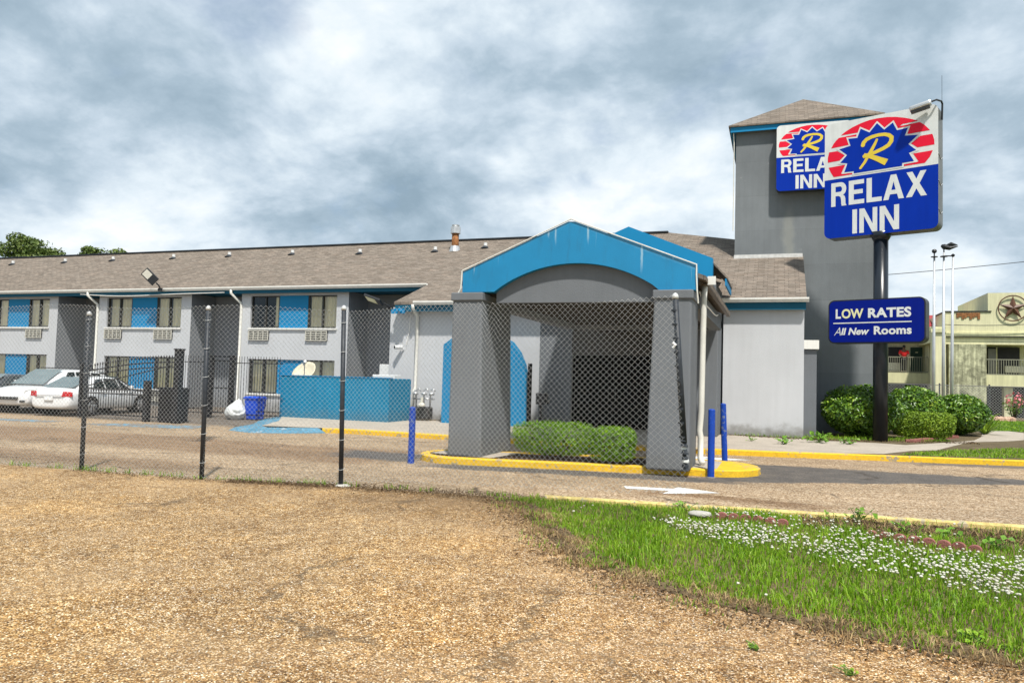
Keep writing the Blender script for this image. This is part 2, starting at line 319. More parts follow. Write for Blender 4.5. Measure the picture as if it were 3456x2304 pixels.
def motel_lot():
    m, t, b, pos = newmat('lot_asphalt')
    x, y, z = t.sep(pos); p2 = t.comb(x, y)
    vo = t.node('ShaderNodeTexVoronoi', {'Vector': p2, 'Scale': 55.0})
    cr = t.sep(vo.outputs['Color'])[0]
    c = t.ramp(cr, [(.0, (.10, .060, .032)), (.3, (.28, .185, .105)), (.65, (.395, .285, .175)), (.95, (.60, .49, .36))])
    for sc_, lo, hi in ((.5, .80, 1.15), (2.3, .85, 1.12), (9.0, .78, 1.15)):
        g = t.mr(t.noise(t.vec('MULTIPLY', p2, (.55, 1.3, 1)), sc_, 5, .62), .3, .7, lo, hi, smooth=False)
        c = t.vec('MULTIPLY', c, t.comb(g, g, g))
    wy = t.math('ADD', y, t.math('MULTIPLY', t.math('SUBTRACT', t.noise(t.vec('MULTIPLY', p2, (.35, .9, 1)), 1.0, 6, .65), .5), 1.5))
    wx = t.math('ADD', x, t.math('MULTIPLY', t.math('SUBTRACT', t.noise(p2, .8, 5, .65), .5), 2.0))
    # tyre-polished, oil-brown lanes and the darker patched asphalt round the island
    lane = t.math('MULTIPLY', gate2(t, wy, 11.6, 14.2, .35), t.mr(wx, -7.4, -6.2, 1.0, 0.0))
    lane2 = t.math('MULTIPLY', gate2(t, wy, 10.75, 11.15, .14), gate2(t, wx, -1.9, .6, .5))
    lane3 = t.math('MULTIPLY', gate2(t, wy, 9.3, 10.2, .3), t.math('MULTIPLY', t.mr(wx, -9.5, -8.0, 1.0, 0.0), .8))
    c = t.mix(t.math('MULTIPLY', lane, .62), c, t.vec('MULTIPLY', c, (.50, .39, .32)))
    c = t.mix(t.math('MULTIPLY', t.math('MAXIMUM', lane2, lane3), .75), c, t.vec('MULTIPLY', c, (.50, .40, .32)))
    ny = t.math('ADD', y, t.math('MULTIPLY', t.math('SUBTRACT', t.noise(p2, 2.6, 7, .75), .5), .85))
    lo = t.math('SUBTRACT', ny, t.math('MULTIPLY', x, .52))
    hi = t.math('SUBTRACT', ny, t.math('MULTIPLY', x, .03))
    patch = t.math('MULTIPLY', t.math('MULTIPLY', t.mr(lo, 13.15, 13.35), t.mr(hi, 16.0, 16.3, 1.0, 0.0)), gate2(t, x, -1.1, 5.0, .25))
    strip = t.math('MULTIPLY', gate2(t, t.math('SUBTRACT', ny, t.math('MULTIPLY', x, .13)), 12.75, 13.45, .07), gate2(t, x, -6.0, -.6, .4))
    lp = t.math('MULTIPLY', gate2(t, ny, 12.55, 13.85, .12), gate2(t, wx, -8.4, -6.2, .3))
    kb = t.math('MULTIPLY', t.math('SUBTRACT', ny, t.math('MULTIPLY', x, .126)), 1.0)
    nk = t.math('MULTIPLY', gate2(t, kb, 9.85, 10.36, .06), t.mr(x, -.3, .8))
    fk = t.math('MULTIPLY', gate2(t, t.math('SUBTRACT', ny, t.math('MULTIPLY', x, .235)), 17.45, 18.3, .1), t.mr(x, 2.2, 3.4))
    bk = t.math('MULTIPLY', t.mr(y, 17.0, 18.2), t.mr(x, -12.5, -13.5))
    bk = t.math('MULTIPLY', bk, .85)
    dark = t.math('MAXIMUM', t.math('MAXIMUM', t.math('MAXIMUM', patch, strip), t.math('MAXIMUM', lp, bk)), t.math('MAXIMUM', nk, t.math('MULTIPLY', fk, .75)))
    dcol = t.ramp(t.math('ADD', t.math('MULTIPLY', t.noise(p2, 24, 4, .7), .6), t.math('MULTIPLY', t.noise(p2, 2.2, 5, .65), .4)), [(.36, (.040, .041, .045)), (.52, (.080, .080, .082)), (.66, (.17, .145, .12))])
    c = t.mix(t.math('MULTIPLY', dark, .88), c, dcol)
    ck = cracks(t, t.vec('MULTIPLY', pos, (.7, 1.3, 1)), .36, .012, .46, 5.0)
    c = t.mix(t.math('MULTIPLY', ck, .75), c, (.05, .038, .028))
    t.l.new(c, b.inputs['Base Color']); b.inputs['Roughness'].default_value = .85; b.inputs['Specular IOR Level'].default_value = .25
    bp = t.node('ShaderNodeBump', {'Height': t.math('MULTIPLY', vo.outputs[0], -1.0), 'Strength': .6, 'Distance': .01}); t.l.new(bp.outputs[0], b.inputs['Normal'])
motel_lot()

def fascia_blue():
    """blue paint on the portico gable with chalky white drip marks running down from its coping"""
    m, t, b, pos = newmat('fascia_blue')
    x, y, z = t.sep(pos)
    v = t.mr(t.noise(pos, 1.6, 5, .6), .3, .7, .92, 1.07, smooth=False)
    c = t.vec('MULTIPLY', (.004, .215, .44), t.comb(v, v, v))
    # each run starts at the sloping coping and fades out some way down
    d = t.math('SUBTRACT', t.math('SUBTRACT', 4.58, t.math('MULTIPLY', t.math('ABSOLUTE', t.math('ADD', x, 3.61)), .41)), z)
    xw = t.math('ADD', x, t.math('MULTIPLY', t.noise(pos, 6.0, 2, .5), .03))
    n1 = t.noise(t.comb(t.math('MULTIPLY', xw, 13.0), 3.1, 0.0), 1.0, 1, .4); ln_ = t.mr(t.noise(t.comb(t.math('MULTIPLY', x, 2.6), 9.7, 0.0), 1.0, 2, .5), .38, .62, .05, .55)
    run = t.math('MULTIPLY', t.mr(n1, .60, .70), t.mr(t.math('DIVIDE', d, ln_), .35, 1.0, 1.0, 0.0))
    edge = t.math('MULTIPLY', t.mr(t.math('ADD', d, t.math('MULTIPLY', t.noise(pos, 7, 4, .6), -.10)), -.04, .05, 1.0, 0.0), .15)
    c = t.mix(t.math('MAXIMUM', t.math('MULTIPLY', run, .55), edge), c, (.42, .60, .68))
    lowd = t.mr(t.noise(t.vec('MULTIPLY', pos, (3, 1, .5)), 3.0, 5, .65), .52, .72)
    c = t.mix(t.math('MULTIPLY', lowd, .22), c, (.02, .10, .17))
    t.l.new(c, b.inputs['Base Color']); b.inputs['Roughness'].default_value = .6
    bp = t.node('ShaderNodeBump', {'Height': t.noise(pos, 55, 3, .6), 'Strength': .15, 'Distance': .02}); t.l.new(bp.outputs[0], b.inputs['Normal'])
fascia_blue()

def glassmat(name, tint=(.97, .99, .98), opacity=.18):
    m, t, b, pos = newmat(name)
    tr = t.node('ShaderNodeBsdfTransparent', {'Color': (*tint, 1)}); gl = t.node('ShaderNodeBsdfGlossy', {'Color': (1, 1, 1, 1), 'Roughness': .03})
    fr = t.node('ShaderNodeFresnel', {'IOR': 1.5}); f = t.math('ADD', t.math('MULTIPLY', fr.outputs[0], .9), opacity, clamp=True)
    mx = t.node('ShaderNodeMixShader', {0: f}); t.l.new(tr.outputs[0], mx.inputs[1]); t.l.new(gl.outputs[0], mx.inputs[2])
    t.l.new(mx.outputs[0], t.n['Material Output'].inputs[0])
glassmat('window_glass', opacity=.03)

# ---------------------------------------------------------------- mesh helpers
def wloc(o):
    v = Vector((0, 0, 0))
    while o: v += Vector(o.location); o = o.parent
    return v
def tag(o, label=None, cat=None, group=None, kind=None):
    if label: o['label'] = label
    if cat: o['category'] = cat
    if group: o['group'] = group
    if kind: o['kind'] = kind
    return o
def empty(name, loc, label=None, cat=None, group=None, rz=0.0):
    o = bpy.data.objects.new(name, None); SC.collection.objects.link(o); o.location = loc; o.rotation_euler = (0, 0, rz)
    o.empty_display_size = .2
    return tag(o, label, cat, group)
class MB:
    def __init__(s): s.v = []; s.f = []; s.mi = []
    def add(s, vs, fs, mi=0):
        k = len(s.v); s.v += [tuple(map(float, p)) for p in vs]; s.f += [tuple(i+k for i in f) for f in fs]; s.mi += [mi]*len(fs); return s
    def box(s, a, b, mi=0, M_=None):
        (x0, y0, z0), (x1, y1, z1) = a, b
        x0, x1 = min(x0, x1), max(x0, x1); y0, y1 = min(y0, y1), max(y0, y1); z0, z1 = min(z0, z1), max(z0, z1)
        vs = [(x0, y0, z0), (x1, y0, z0), (x1, y1, z0), (x0, y1, z0), (x0, y0, z1), (x1, y0, z1), (x1, y1, z1), (x0, y1, z1)]
        if M_: vs = [tuple(M_ @ Vector(v)) for v in vs]
        return s.add(vs, [(0, 3, 2, 1), (4, 5, 6, 7), (0, 1, 5, 4), (1, 2, 6, 5), (2, 3, 7, 6), (3, 0, 4, 7)], mi)
    def quad(s, a, b, c, d, mi=0): return s.add([a, b, c, d], [(0, 1, 2, 3)], mi)
    def poly(s, pts, mi=0): return s.add(pts, [tuple(range(len(pts)))], mi)
    def tube(s, pts, r, n=8, caps=True, mi=0):
        pts = [Vector(p) for p in pts]; rs = r if isinstance(r, (list, tuple)) else [r]*len(pts)
        vs = []; fs = []; prev = None
        for i, p in enumerate(pts):
            d = ((pts[i]-pts[i-1]).normalized() if i else Vector((0, 0, 0))) + ((pts[i+1]-pts[i]).normalized() if i < len(pts)-1 else Vector((0, 0, 0)))
            d = d.normalized() if d.length > 1e-6 else Vector((0, 0, 1))
            if prev is None:
                a = d.orthogonal().normalized()
            else:
                a = (prev - d*prev.dot(d)); a = a.normalized() if a.length > 1e-6 else d.orthogonal().normalized()
            prev = a; b = d.cross(a)
            for j in range(n):
                t = 2*math.pi*j/n; vs.append(p + (a*math.cos(t)+b*math.sin(t))*rs[i])
        for i in range(len(pts)-1):
            for j in range(n): fs.append((i*n+j, i*n+(j+1) % n, (i+1)*n+(j+1) % n, (i+1)*n+j))
        if caps: fs += [tuple(reversed(range(n))), tuple((len(pts)-1)*n+j for j in range(n))]
        return s.add(vs, fs, mi)
    def prism(s, poly, o, u, v, d, mi=0):
        """polygon in the plane o + a*u + b*v, pushed along the vector d"""
        o, u, v, d = Vector(o), Vector(u), Vector(v), Vector(d); n = len(poly)
        A = [o+u*a+v*b for a, b in poly]; B = [p+d for p in A]
        return s.add(A+B, [tuple(reversed(range(n))), tuple(range(n, 2*n))] + [(i, (i+1) % n, n+(i+1) % n, n+i) for i in range(n)], mi)
    def band(s, outer, inner, o, u, v, d, mi=0, closed=False):
        """strip between two polylines of equal length, given thickness d"""
        n = len(outer)
        for i in range(n if closed else n-1):
            j = (i+1) % n; s.prism([outer[i], outer[j], inner[j], inner[i]], o, u, v, d, mi)
        return s
    def lathe(s, prof, c=(0, 0, 0), n=16, mi=0):
        vs = []; fs = []; c = Vector(c)
        for r, z in prof:
            for j in range(n):
                t = 2*math.pi*j/n; vs.append(c+Vector((r*math.cos(t), r*math.sin(t), z)))
        m = len(prof)
        for i in range(m-1):
            for j in range(n): fs.append((i*n+j, i*n+(j+1) % n, (i+1)*n+(j+1) % n, (i+1)*n+j))
        fs += [tuple(reversed(range(n))), tuple((m-1)*n+j for j in range(n))]
        return s.add(vs, fs, mi)
    def build(s, name, mat, parent=None, world=True, smooth=False, bev=0.0, sub=0, fix=False):
        vs = s.v
        if parent is not None and world:
            o_ = wloc(parent); vs = [(x-o_.x, y-o_.y, z-o_.z) for x, y, z in vs]
        me = bpy.data.meshes.new(name); me.from_pydata(vs, [], s.f)
        for m in (mat if isinstance(mat, (list, tuple)) else [mat]): me.materials.append(MATS[m])
        if any(s.mi): me.polygons.foreach_set('material_index', s.mi)
        if smooth: me.polygons.foreach_set('use_smooth', [True]*len(me.polygons))
        me.validate(); me.update()
        if fix:
            import bmesh
            bm = bmesh.new(); bm.from_mesh(me); bmesh.ops.remove_doubles(bm, verts=bm.verts, dist=1e-5)
            bmesh.ops.recalc_face_normals(bm, faces=bm.faces); bm.to_mesh(me); bm.free()
        o = bpy.data.objects.new(name, me); SC.collection.objects.link(o)
        if parent is not None: o.parent = parent
        if bev:
            b = o.modifiers.new('bevel', 'BEVEL'); b.width = bev; b.segments = 2; b.limit_method = 'ANGLE'; b.angle_limit = R_(40)
        if sub:
            q = o.modifiers.new('sub', 'SUBSURF'); q.levels = sub; q.render_levels = sub
        return o
def copy_tree(o, parent=None):
    c = o.copy(); SC.collection.objects.link(c)
    if parent is not None: c.parent = parent
    for ch in list(o.children): copy_tree(ch, c)
    return c
def np_mesh(name, verts, faces, mat, parent=None, smooth=False):
    """faces: list of arrays (n,k)"""
    me = bpy.data.meshes.new(name)
    fl = [np.asarray(f, dtype=np.int32) for f in faces if len(f)]
    me.vertices.add(len(verts)); me.vertices.foreach_set('co', np.asarray(verts, dtype=np.float32).ravel())
    tot = sum(f.size for f in fl); me.loops.add(tot)
    me.loops.foreach_set('vertex_index', np.concatenate([f.ravel() for f in fl]))
    sizes = np.concatenate([np.full(len(f), f.shape[1], dtype=np.int32) for f in fl])
    st = np.concatenate([[0], np.cumsum(sizes)[:-1]]).astype(np.int32)
    me.polygons.add(len(sizes)); me.polygons.foreach_set('loop_start', st); me.polygons.foreach_set('loop_total', sizes)
    me.materials.append(MATS[mat]); me.update(calc_edges=True); me.validate()
    if smooth: me.polygons.foreach_set('use_smooth', np.ones(len(sizes), dtype=bool))
    o = bpy.data.objects.new(name, me); SC.collection.objects.link(o)
    if parent is not None: o.parent = parent
    return o
def wall_holes(mb, x0, x1, z0, z1, y, holes, depth, mi=0):
    """front face at y with rectangular openings; reveals run back by depth"""
    xs = sorted({x0, x1, *[h[0] for h in holes], *[h[1] for h in holes]}); zs = sorted({z0, z1, *[h[2] for h in holes], *[h[3] for h in holes]})
    for i in range(len(xs)-1):
        for j in range(len(zs)-1):
            cx, cz = (xs[i]+xs[i+1])/2, (zs[j]+zs[j+1])/2
            if any(h[0] < cx < h[1] and h[2] < cz < h[3] for h in holes): continue
            mb.quad((xs[i], y, zs[j]), (xs[i+1], y, zs[j]), (xs[i+1], y, zs[j+1]), (xs[i], y, zs[j+1]), mi)
    for a, b, c, d in holes:
        Y2 = y+depth
        mb.quad((a, y, c), (a, y, d), (a, Y2, d), (a, Y2, c), mi); mb.quad((b, y, c), (b, Y2, c), (b, Y2, d), (b, y, d), mi)
        mb.quad((a, y, c), (a, Y2, c), (b, Y2, c), (b, y, c), mi); mb.quad((a, y, d), (b, y, d), (b, Y2, d), (a, Y2, d), mi)
def rounded(x0, y0, x1, y1, r, n=6):
    P = []
    for cx, cy, a0 in ((x1-r, y0+r, -90), (x1-r, y1-r, 0), (x0+r, y1-r, 90), (x0+r, y0+r, 180)):
        for k in range(n+1):
            a = R_(a0+90*k/n); P.append((cx+r*math.cos(a), cy+r*math.sin(a)))
    return P
def text2d(txt, bold=0.0, shear=0.0, spacing=1.0):
    cu = bpy.data.curves.new('lettering', 'FONT'); cu.body = txt; cu.offset = bold; cu.shear = shear; cu.space_character = spacing
    cu.resolution_u = 4; cu.fill_mode = 'FRONT'
    o = bpy.data.objects.new('lettering', cu); SC.collection.objects.link(o)
    me = bpy.data.meshes.new_from_object(o.evaluated_get(bpy.context.evaluated_depsgraph_get()))
    V = np.array([v.co[:2] for v in me.vertices]); F = [tuple(p.vertices) for p in me.polygons]
    bpy.data.objects.remove(o); bpy.data.curves.remove(cu); bpy.data.meshes.remove(me)
    return V, F
def put_text(mb, txt, o, u, v, n, x0, x1, y0, y1, bold=.03, lift=.004, shear=0.0, spacing=1.0, mi=0):
    """flat letters in the rectangle (x0..x1, y0..y1) of the plane o,u,v, lifted along n"""
    V, F = text2d(txt, bold, shear, spacing)
    lo, hi = V.min(0), V.max(0)
    V = (V-lo)/(hi-lo)*np.array([x1-x0, y1-y0])+np.array([x0, y0])
    o, u, v, n = Vector(o), Vector(u), Vector(v), Vector(n)
    mb.add([o+u*float(a)+v*float(b)+n*lift for a, b in V], F, mi)
def in_poly(px, py, poly):
    inside = np.zeros(px.shape, bool); n = len(poly)
    for i in range(n):
        x1, y1 = poly[i]; x2, y2 = poly[(i+1) % n]
        c = ((y1 > py) != (y2 > py)) & (px < (x2-x1)*(py-y1)/((y2-y1) or 1e-9)+x1); inside ^= c
    return inside
def scatter(poly, n):
    P = np.array(poly); lo, hi = P.min(0), P.max(0); out = []
    tot = 0
    while tot < n:
        q = rng.uniform(lo, hi, (n*2, 2)); q = q[in_poly(q[:, 0], q[:, 1], poly)]; out.append(q); tot += len(q)
    return np.concatenate(out)[:n]
def fbm2(x, y, s, seed=0):
    r = np.random.default_rng(seed); v = 0
    for k in range(6):
        a, b, c = r.uniform(-1, 1, 2).tolist()+[r.uniform(0, 6.28)]; f = s*(1.6**k)
        v = v+np.sin((a*x+b*y)*f*3+c)*np.cos((b*x-a*y)*f*2.3+c*1.7)/(1.25**k)
    return v/3
def blades(name, pts, hmin, hmax, wid, lean, mat, label, z=.012, cat=None):
    n = len(pts); h = rng.uniform(hmin, hmax, n)*rng.uniform(.7, 1.15, n); a = rng.uniform(0, 2*np.pi, n); wd = rng.uniform(.6, 1.3, n)*wid
    dx, dy = np.cos(a), np.sin(a); la = rng.uniform(0, 2*np.pi, n); ln = rng.uniform(.1, 1, n)*lean*h
    lx, ly = np.cos(la)*ln, np.sin(la)*ln
    V = np.zeros((n, 5, 3)); bx, by = pts[:, 0], pts[:, 1]
    V[:, 0] = np.stack([bx-dx*wd/2, by-dy*wd/2, np.full(n, z-.004)], 1); V[:, 1] = np.stack([bx+dx*wd/2, by+dy*wd/2, np.full(n, z-.004)], 1)
    V[:, 2] = np.stack([bx+lx*.35+dx*wd*.4, by+ly*.35+dy*wd*.4, z+h*.62], 1); V[:, 3] = np.stack([bx+lx*.35-dx*wd*.4, by+ly*.35-dy*wd*.4, z+h*.62], 1)
    V[:, 4] = np.stack([bx+lx, by+ly, z+h*(1-.28*np.minimum(1, ln/h))], 1)
    k = np.arange(n)[:, None]*5
    o = np_mesh(name, V.reshape(-1, 3), [k+np.array([[0, 1, 2, 3]]), k+np.array([[3, 2, 4]])], mat)
    return tag(o, label, cat or 'grass', kind='stuff')
def leaf_cloud(C, nrm, size, fold=.25, aspect=.5):
    """leaf quads (two triangles folded on the midrib) at centres C facing nrm"""
    n = len(C); up = nrm/np.linalg.norm(nrm, axis=1, keepdims=True)
    t = rng.normal(size=(n, 3)); t -= up*(t*up).sum(1, keepdims=True); t /= np.linalg.norm(t, axis=1, keepdims=True)
    s = np.cross(up, t); L = (size*rng.uniform(.6, 1.25, n))[:, None]
    V = np.stack([C-t*L*.5, C+s*L*aspect*.5+up*L*fold*.3, C+t*L*.5-up*L*.12, C-s*L*aspect*.5+up*L*fold*.3], 1)
    k = np.arange(n)[:, None]*4
    return V.reshape(-1, 3), k+np.array([[0, 1, 2]]), k+np.array([[0, 2, 3]])

# ---------------------------------------------------------------- ground, lots, kerbs, paths
S = lambda name, mb, mat, **k: tag(mb.build(name, mat, **k), name.replace('_', ' ').split('.')[0], name.split('.')[0].replace('_', ' '), kind='structure')
def struct(name, mb, mat, label, **k): return tag(mb.build(name, mat, **k), label, name.split('.')[0].replace('_', ' '), kind='structure')
g = MB(); g.quad((-900, -200, -.05), (900, -200, -.05), (900, 2200, -.05), (-900, 2200, -.05))
struct('ground', g, 'grass_ground', 'open grassy ground around the motel')
FENCE = [(-15.0, 8.30), (-11.74, 8.57), (-10.12, 8.69), (-7.96, 8.86), (-5.89, 9.33), (-3.6, 9.55), (-1.02, 9.78)]
g = MB(); g.poly([(-70, 7.5, 0), (-16, 8.0, 0), *[(x, y-.25, 0) for x, y in FENCE[1:]], (2.0, 9.95, 0), (14, 11.3, 0), (14, 50, 0), (-70, 50, 0)])
struct('parking_lot', g, 'lot_asphalt', 'tan worn asphalt lot between the fence and the motel')
NK0, NK1 = (-5.6, 9.20), (9.0, 11.05)         # line of the low kerb
g = MB(); g.poly([(-70, -12, .006), (16, -12, .006), (16, 4.6, .006), (3.2, 5.1, .006), (1.48, 5.5, .006), (.2, 5.75, .006), (-.6, 6.1, .006), (-1.2, 6.6, .006), (-1.9, 7.6, .006), (-2.6, 9.25, .006), (-3.6, 9.47, .006), *[(x, y-.06, .006) for x, y in FENCE[4::-1]], (-70, 7.3, .006)])
struct('near_pavement', g, 'aggregate_pavement', 'golden exposed aggregate pavement in the foreground')
VERGE = [(-3.3, 9.44), (-2.6, 8.75), (-2.35, 8.2), (-1.95, 7.5), (-1.55, 6.85), (-1.2, 6.5), (-.6, 6.02), (.2, 5.68), (.9, 5.52), (1.6, 5.35), (3.0, 4.9), (6.5, 4.6), (6.5, 10.72)]
g = MB(); g.poly([(x, y, .010) for x, y in [(-3.6, 9.40), (-3.0, 8.75), (-2.55, 8.0), (-2.1, 7.2), (-1.7, 6.6), (-1.3, 6.25), (-.7, 5.82), (.2, 5.42), (.9, 5.25), (1.6, 5.1), (3.0, 4.7), (9.0, 4.2), (9.0, 10.98)]])
struct('verge_soil', g, 'lawn_soil', 'brown soil under the grass verge')
def kerb_line(mb, pts, wdt, z1, z0=-.03):
    """kerb along a polyline; wdt measured to the left of travel"""
    n = len(pts); L = []
    for i in range(n):
        a = Vector(pts[max(0, i-1)]).to_2d(); b = Vector(pts[min(n-1, i+1)]).to_2d(); d = (b-a).normalized(); nn = Vector((-d.y, d.x)); p = Vector(pts[i]).to_2d(); L.append((p, p+nn*wdt))
    prof = [(0, z0), (0, z1-.02), (.02/wdt if wdt else 0, z1), (1-.02/wdt, z1), (1, z1-.02), (1, z0)]
    vs = []; fs = []
    for p, q in L:
        for a, z in prof: r = p.lerp(q, a); vs.append((r.x, r.y, z))
    m = len(prof)
    for i in range(n-1):
        for j in range(m-1): fs.append((i*m+j, (i+1)*m+j, (i+1)*m+j+1, i*m+j+1))
    fs += [tuple(range(m)), tuple(reversed(range((n-1)*m, n*m)))]
    mb.add(vs, fs)
def ln(a, b, n): return [(a[0]+(b[0]-a[0])*k/n, a[1]+(b[1]-a[1])*k/n) for k in range(n+1)]
g = MB(); kerb_line(g, ln((-2.9, 9.565), (9.0, 11.05), 24), .095, .062)
struct('kerb', g, 'kerb_yellow_faded', 'thin faded yellow kerb between the grass verge and the lot', fix=True)
# raised pavement in front of the motel, behind its kerb
KR = [(-13.6, 16.2), (-12.9, 16.55), (-12.3, 16.95), (-11.6, 17.35), (-10.9, 17.5), (-9.6, 17.5), (-7.84, 17.4), (-5.0, 17.45), (-1.6, 17.72), (.16, 18.05), (2.0, 18.55), (3.78, 18.95), (5.14, 19.32), (9.0, 20.5), (16, 22.8)]
g = MB(); kerb_line(g, KR[3:], .16, .125)
struct('kerb', g, 'kerb_yellow', 'bright yellow kerb along the motel frontage and round to the right', fix=True)
g = MB(); g.poly([(x, y+.15, .112) for x, y in KR[4:]] + [(16, 60, .112), (-1, 60, .112), (-1, 24.5, .112), (-16.2, 24.5, .112), (-15.7, 21.4, .112), (-14.2, 19.3, .112), (-13.2, 17.3, .112), (-12.3, 17.2, .112)])
struct('raised_ground', g, 'soil', 'bare planted ground in front of the motel wall')
def px(N, z=.116): # photo point (native px) on the raised ground
    p = at(N[0]/1.46939, N[1]/1.46939, Z=z); return (p[0], p[1], z)
Z8 = lambda x, y: (2640+x/2.882, 1280+y/2.882)
up = [px(Z8(*q)) for q in ((-420, 668), (0, 680), (330, 684), (700, 680), (900, 657), (1200, 637), (1700, 606), (1870, 592), (1935, 560), (1950, 520), (1960, 500), (2200, 503), (2352, 520))]
lowp = [px(Z8(*q)) for q in ((2352, 588), (2250, 597), (2100, 604), (1950, 606), (1800, 613), (1500, 688), (1250, 694), (990, 722), (600, 719))]
g = MB(); g.poly([(-7.5, 17.62, .116), *[(x, y+.17, .116) for x, y in KR[7:10]], *lowp[::-1], *up[:4:-1], (2.6, 22.9, .116), (1.2, 22.75, .116), (.8, 23.1, .116), (-1.6, 23.15, .116), (-7.5, 22.0, .116)])
struct('path', g, 'concrete', 'pale concrete path curving off to the right past the bushes')
g = MB(); g.poly([(-15.9, 21.35, .118), (-14.4, 19.2, .118), (-13.4, 17.1, .118), *[(x, y+.17, .118) for x, y in KR[3:8]], (-7.5, 17.63, .118), (-7.5, 22.9, .118), (-11.9, 22.9, .118), (-11.9, 21.0, .118)])
struct('pavement', g, 'concrete', 'tan concrete pavement in front of the blue screen wall')
top_ = [(-15.9, 21.35), (-15.1, 20.2), (-14.4, 19.2), (-13.85, 18.1), (-13.4, 17.1), (-12.9, 16.72), (-12.3, 17.1), (-11.75, 17.42)]; out_ = [(-16.5, 21.2), (-15.75, 19.9), (-15.05, 18.8), (-14.6, 17.5), (-13.95, 16.45), (-12.95, 16.1), (-12.1, 16.6), (-11.45, 17.30)]
g = MB()
for i in range(len(top_)-1): g.quad((*out_[i], .003), (*out_[i+1], .003), (*top_[i+1], .1185), (*top_[i], .1185))
struct('kerb_ramp', g, 'ramp_blue', 'pale blue painted ramp sloping up to the pavement')
g = MB(); g.poly([(-18.6, 15.75, .004), (-17.6, 15.6, .004), (-14.9, 16.2, .004), (-15.4, 17.4, .004), (-17.5, 16.7, .004)])
struct('road_marking', g, 'blue_marking', 'blue accessible bay paint on the lot by the iron gate')
g = MB(); g.poly([(-24.5, 14.7, .004), (-19.5, 15.5, .004), (-19.5, 16.2, .004), (-24.5, 15.1, .004)])
struct('road_marking', g, 'blue_marking', 'worn blue paint patch on the lot behind the sedan')
g = MB(); g.poly([(-2.21, 11.46, .005), (-2.12, 11.22, .005), (-1.49, 11.33, .005), (-1.55, 10.98, .005), (-.78, 11.5, .005), (-1.42, 11.78, .005), (-1.47, 11.58, .005)])
struct('road_marking', g, 'white_marking', 'white painted arrow pointing right on the tan lot')
g = MB(); g.poly([(-2.6, 16.75, .005), (-1.55, 16.42, .005), (-1.4, 16.28, .005), (-.5, 16.92, .005), (-1.5, 17.0, .005), (-2.6, 17.0, .005)])
struct('road_marking', g, 'white_marking', 'white painted arrow on the drive under the portico')
# the portico's island
IS = []
for k in range(13):
    a = R_(-98+ (196)*k/12); IS.append((-1.28+1.02*math.cos(a), 14.32+.92*math.sin(a)))
for k in range(13):
    a = R_(82+196*k/12); IS.append((-5.72+.86*math.cos(a), 13.42+.80*math.sin(a)))
g = MB(); n = len(IS); cx, cy = -3.5, 13.85
def inset(p, d, i):
    a = Vector(IS[i-1]); b = Vector(IS[(i+1) % n]); t = (b-a).normalized(); return Vector(p)+Vector((-t.y, t.x))*d
top = [inset(p, .03, i) for i, p in enumerate(IS)]; inn = [inset(p, .17, i) for i, p in enumerate(IS)]
for i in range(n):
    j = (i+1) % n
    A, B, a2, b2, a3, b3 = IS[i], IS[j], top[i], top[j], inn[i], inn[j]
    g.quad((*A, -.02), (*B, -.02), (*B, .105), (*A, .105)); g.quad((*A, .105), (*B, .105), (*b2, .125), (*a2, .125)); g.quad((*a2, .125), (*b2, .125), (*b3, .125), (*a3, .125)); g.quad((*a3, .125), (*b3, .125), (*b3, .02), (*a3, .02))
cap = [tuple(p) for i, p in enumerate(inn) if p.x > -.92]; cap = sorted(cap, key=lambda p: p[1])
g.poly([(-.98, 13.62, .1262), *[(x, y, .1262) for x, y in cap], (-.98, 15.02, .1262)])
struct('traffic_island', g, 'kerb_yellow', 'yellow painted kerb ring of the island under the portico front')
g = MB(); g.poly([(*p, .105) for p in inn]); struct('island_bed', g, 'mulch', 'brown mulch bed inside the yellow island kerb')
g = MB(); g.poly([(-1.75, 13.5, .1235), (-.97, 13.62, .1235), (-.97, 15.05, .1235), (-1.75, 14.98, .1235)]); g.poly([(-6.35, 13.2, .1235), (-5.0, 12.98, .1235), (-4.8, 14.15, .1235), (-6.3, 14.05, .1235)])
struct('island_slab', g, 'concrete', 'concrete slabs at both ends of the island bed')
g = MB(); g.box((-7.5, 17.6, .11), (-1.7, 23.5, .122)); struct('entrance_slab', g, 'concrete', 'concrete floor under the portico before the entrance')

# ---------------------------------------------------------------- the motel building
B = empty('motel_building', (-16, 25.5, 0), 'long two storey grey motel with blue panels, shingle roof and tower', 'motel')
BF = 25.14; BO = BF-25.5; RW = 26.6
RZ = lambda y: 4.2+.5*(y-23.2)
rid_y, rid_z = 30.2, RZ(30.2)
def roof_slab(mb, P, th=.10):
    n = len(P); A = [Vector(p) for p in P]; Bq = [p-Vector((0, 0, th)) for p in A]
    mb.add(A+Bq, [tuple(range(n)), tuple(reversed(range(n, 2*n)))]+[(i, n+i, n+(i+1) % n, (i+1) % n) for i in range(n)])
r = MB()
roof_slab(r, [(-52, 24.9, RZ(24.9)), (-12.25, 24.9, RZ(24.9)), (-12.76, 23.2, 4.2), (.80, 23.2, 4.2), (.80, 26.88, RZ(26.88)), (-1.46, 26.88, RZ(26.88)), (-1.46, 28.95, RZ(28.95)), (-4.2, rid_y, rid_z), (-52, rid_y, rid_z)])
roof = r.build('roof', 'shingles', B)
r = MB(); r.quad((-52, rid_y, rid_z-.02), (-4.2, rid_y, rid_z-.02), (-4.2, 36, 5.0), (-52, 36, 5.0)); r.poly([(-4.2, rid_y, rid_z-.03), (-1.2, 28.8, 6.9), (1.0, 31, 5.4), (1.0, 36, 5.0), (-4.2, 36, 5.0)])
r.build('rear_roof', 'shingles', B)
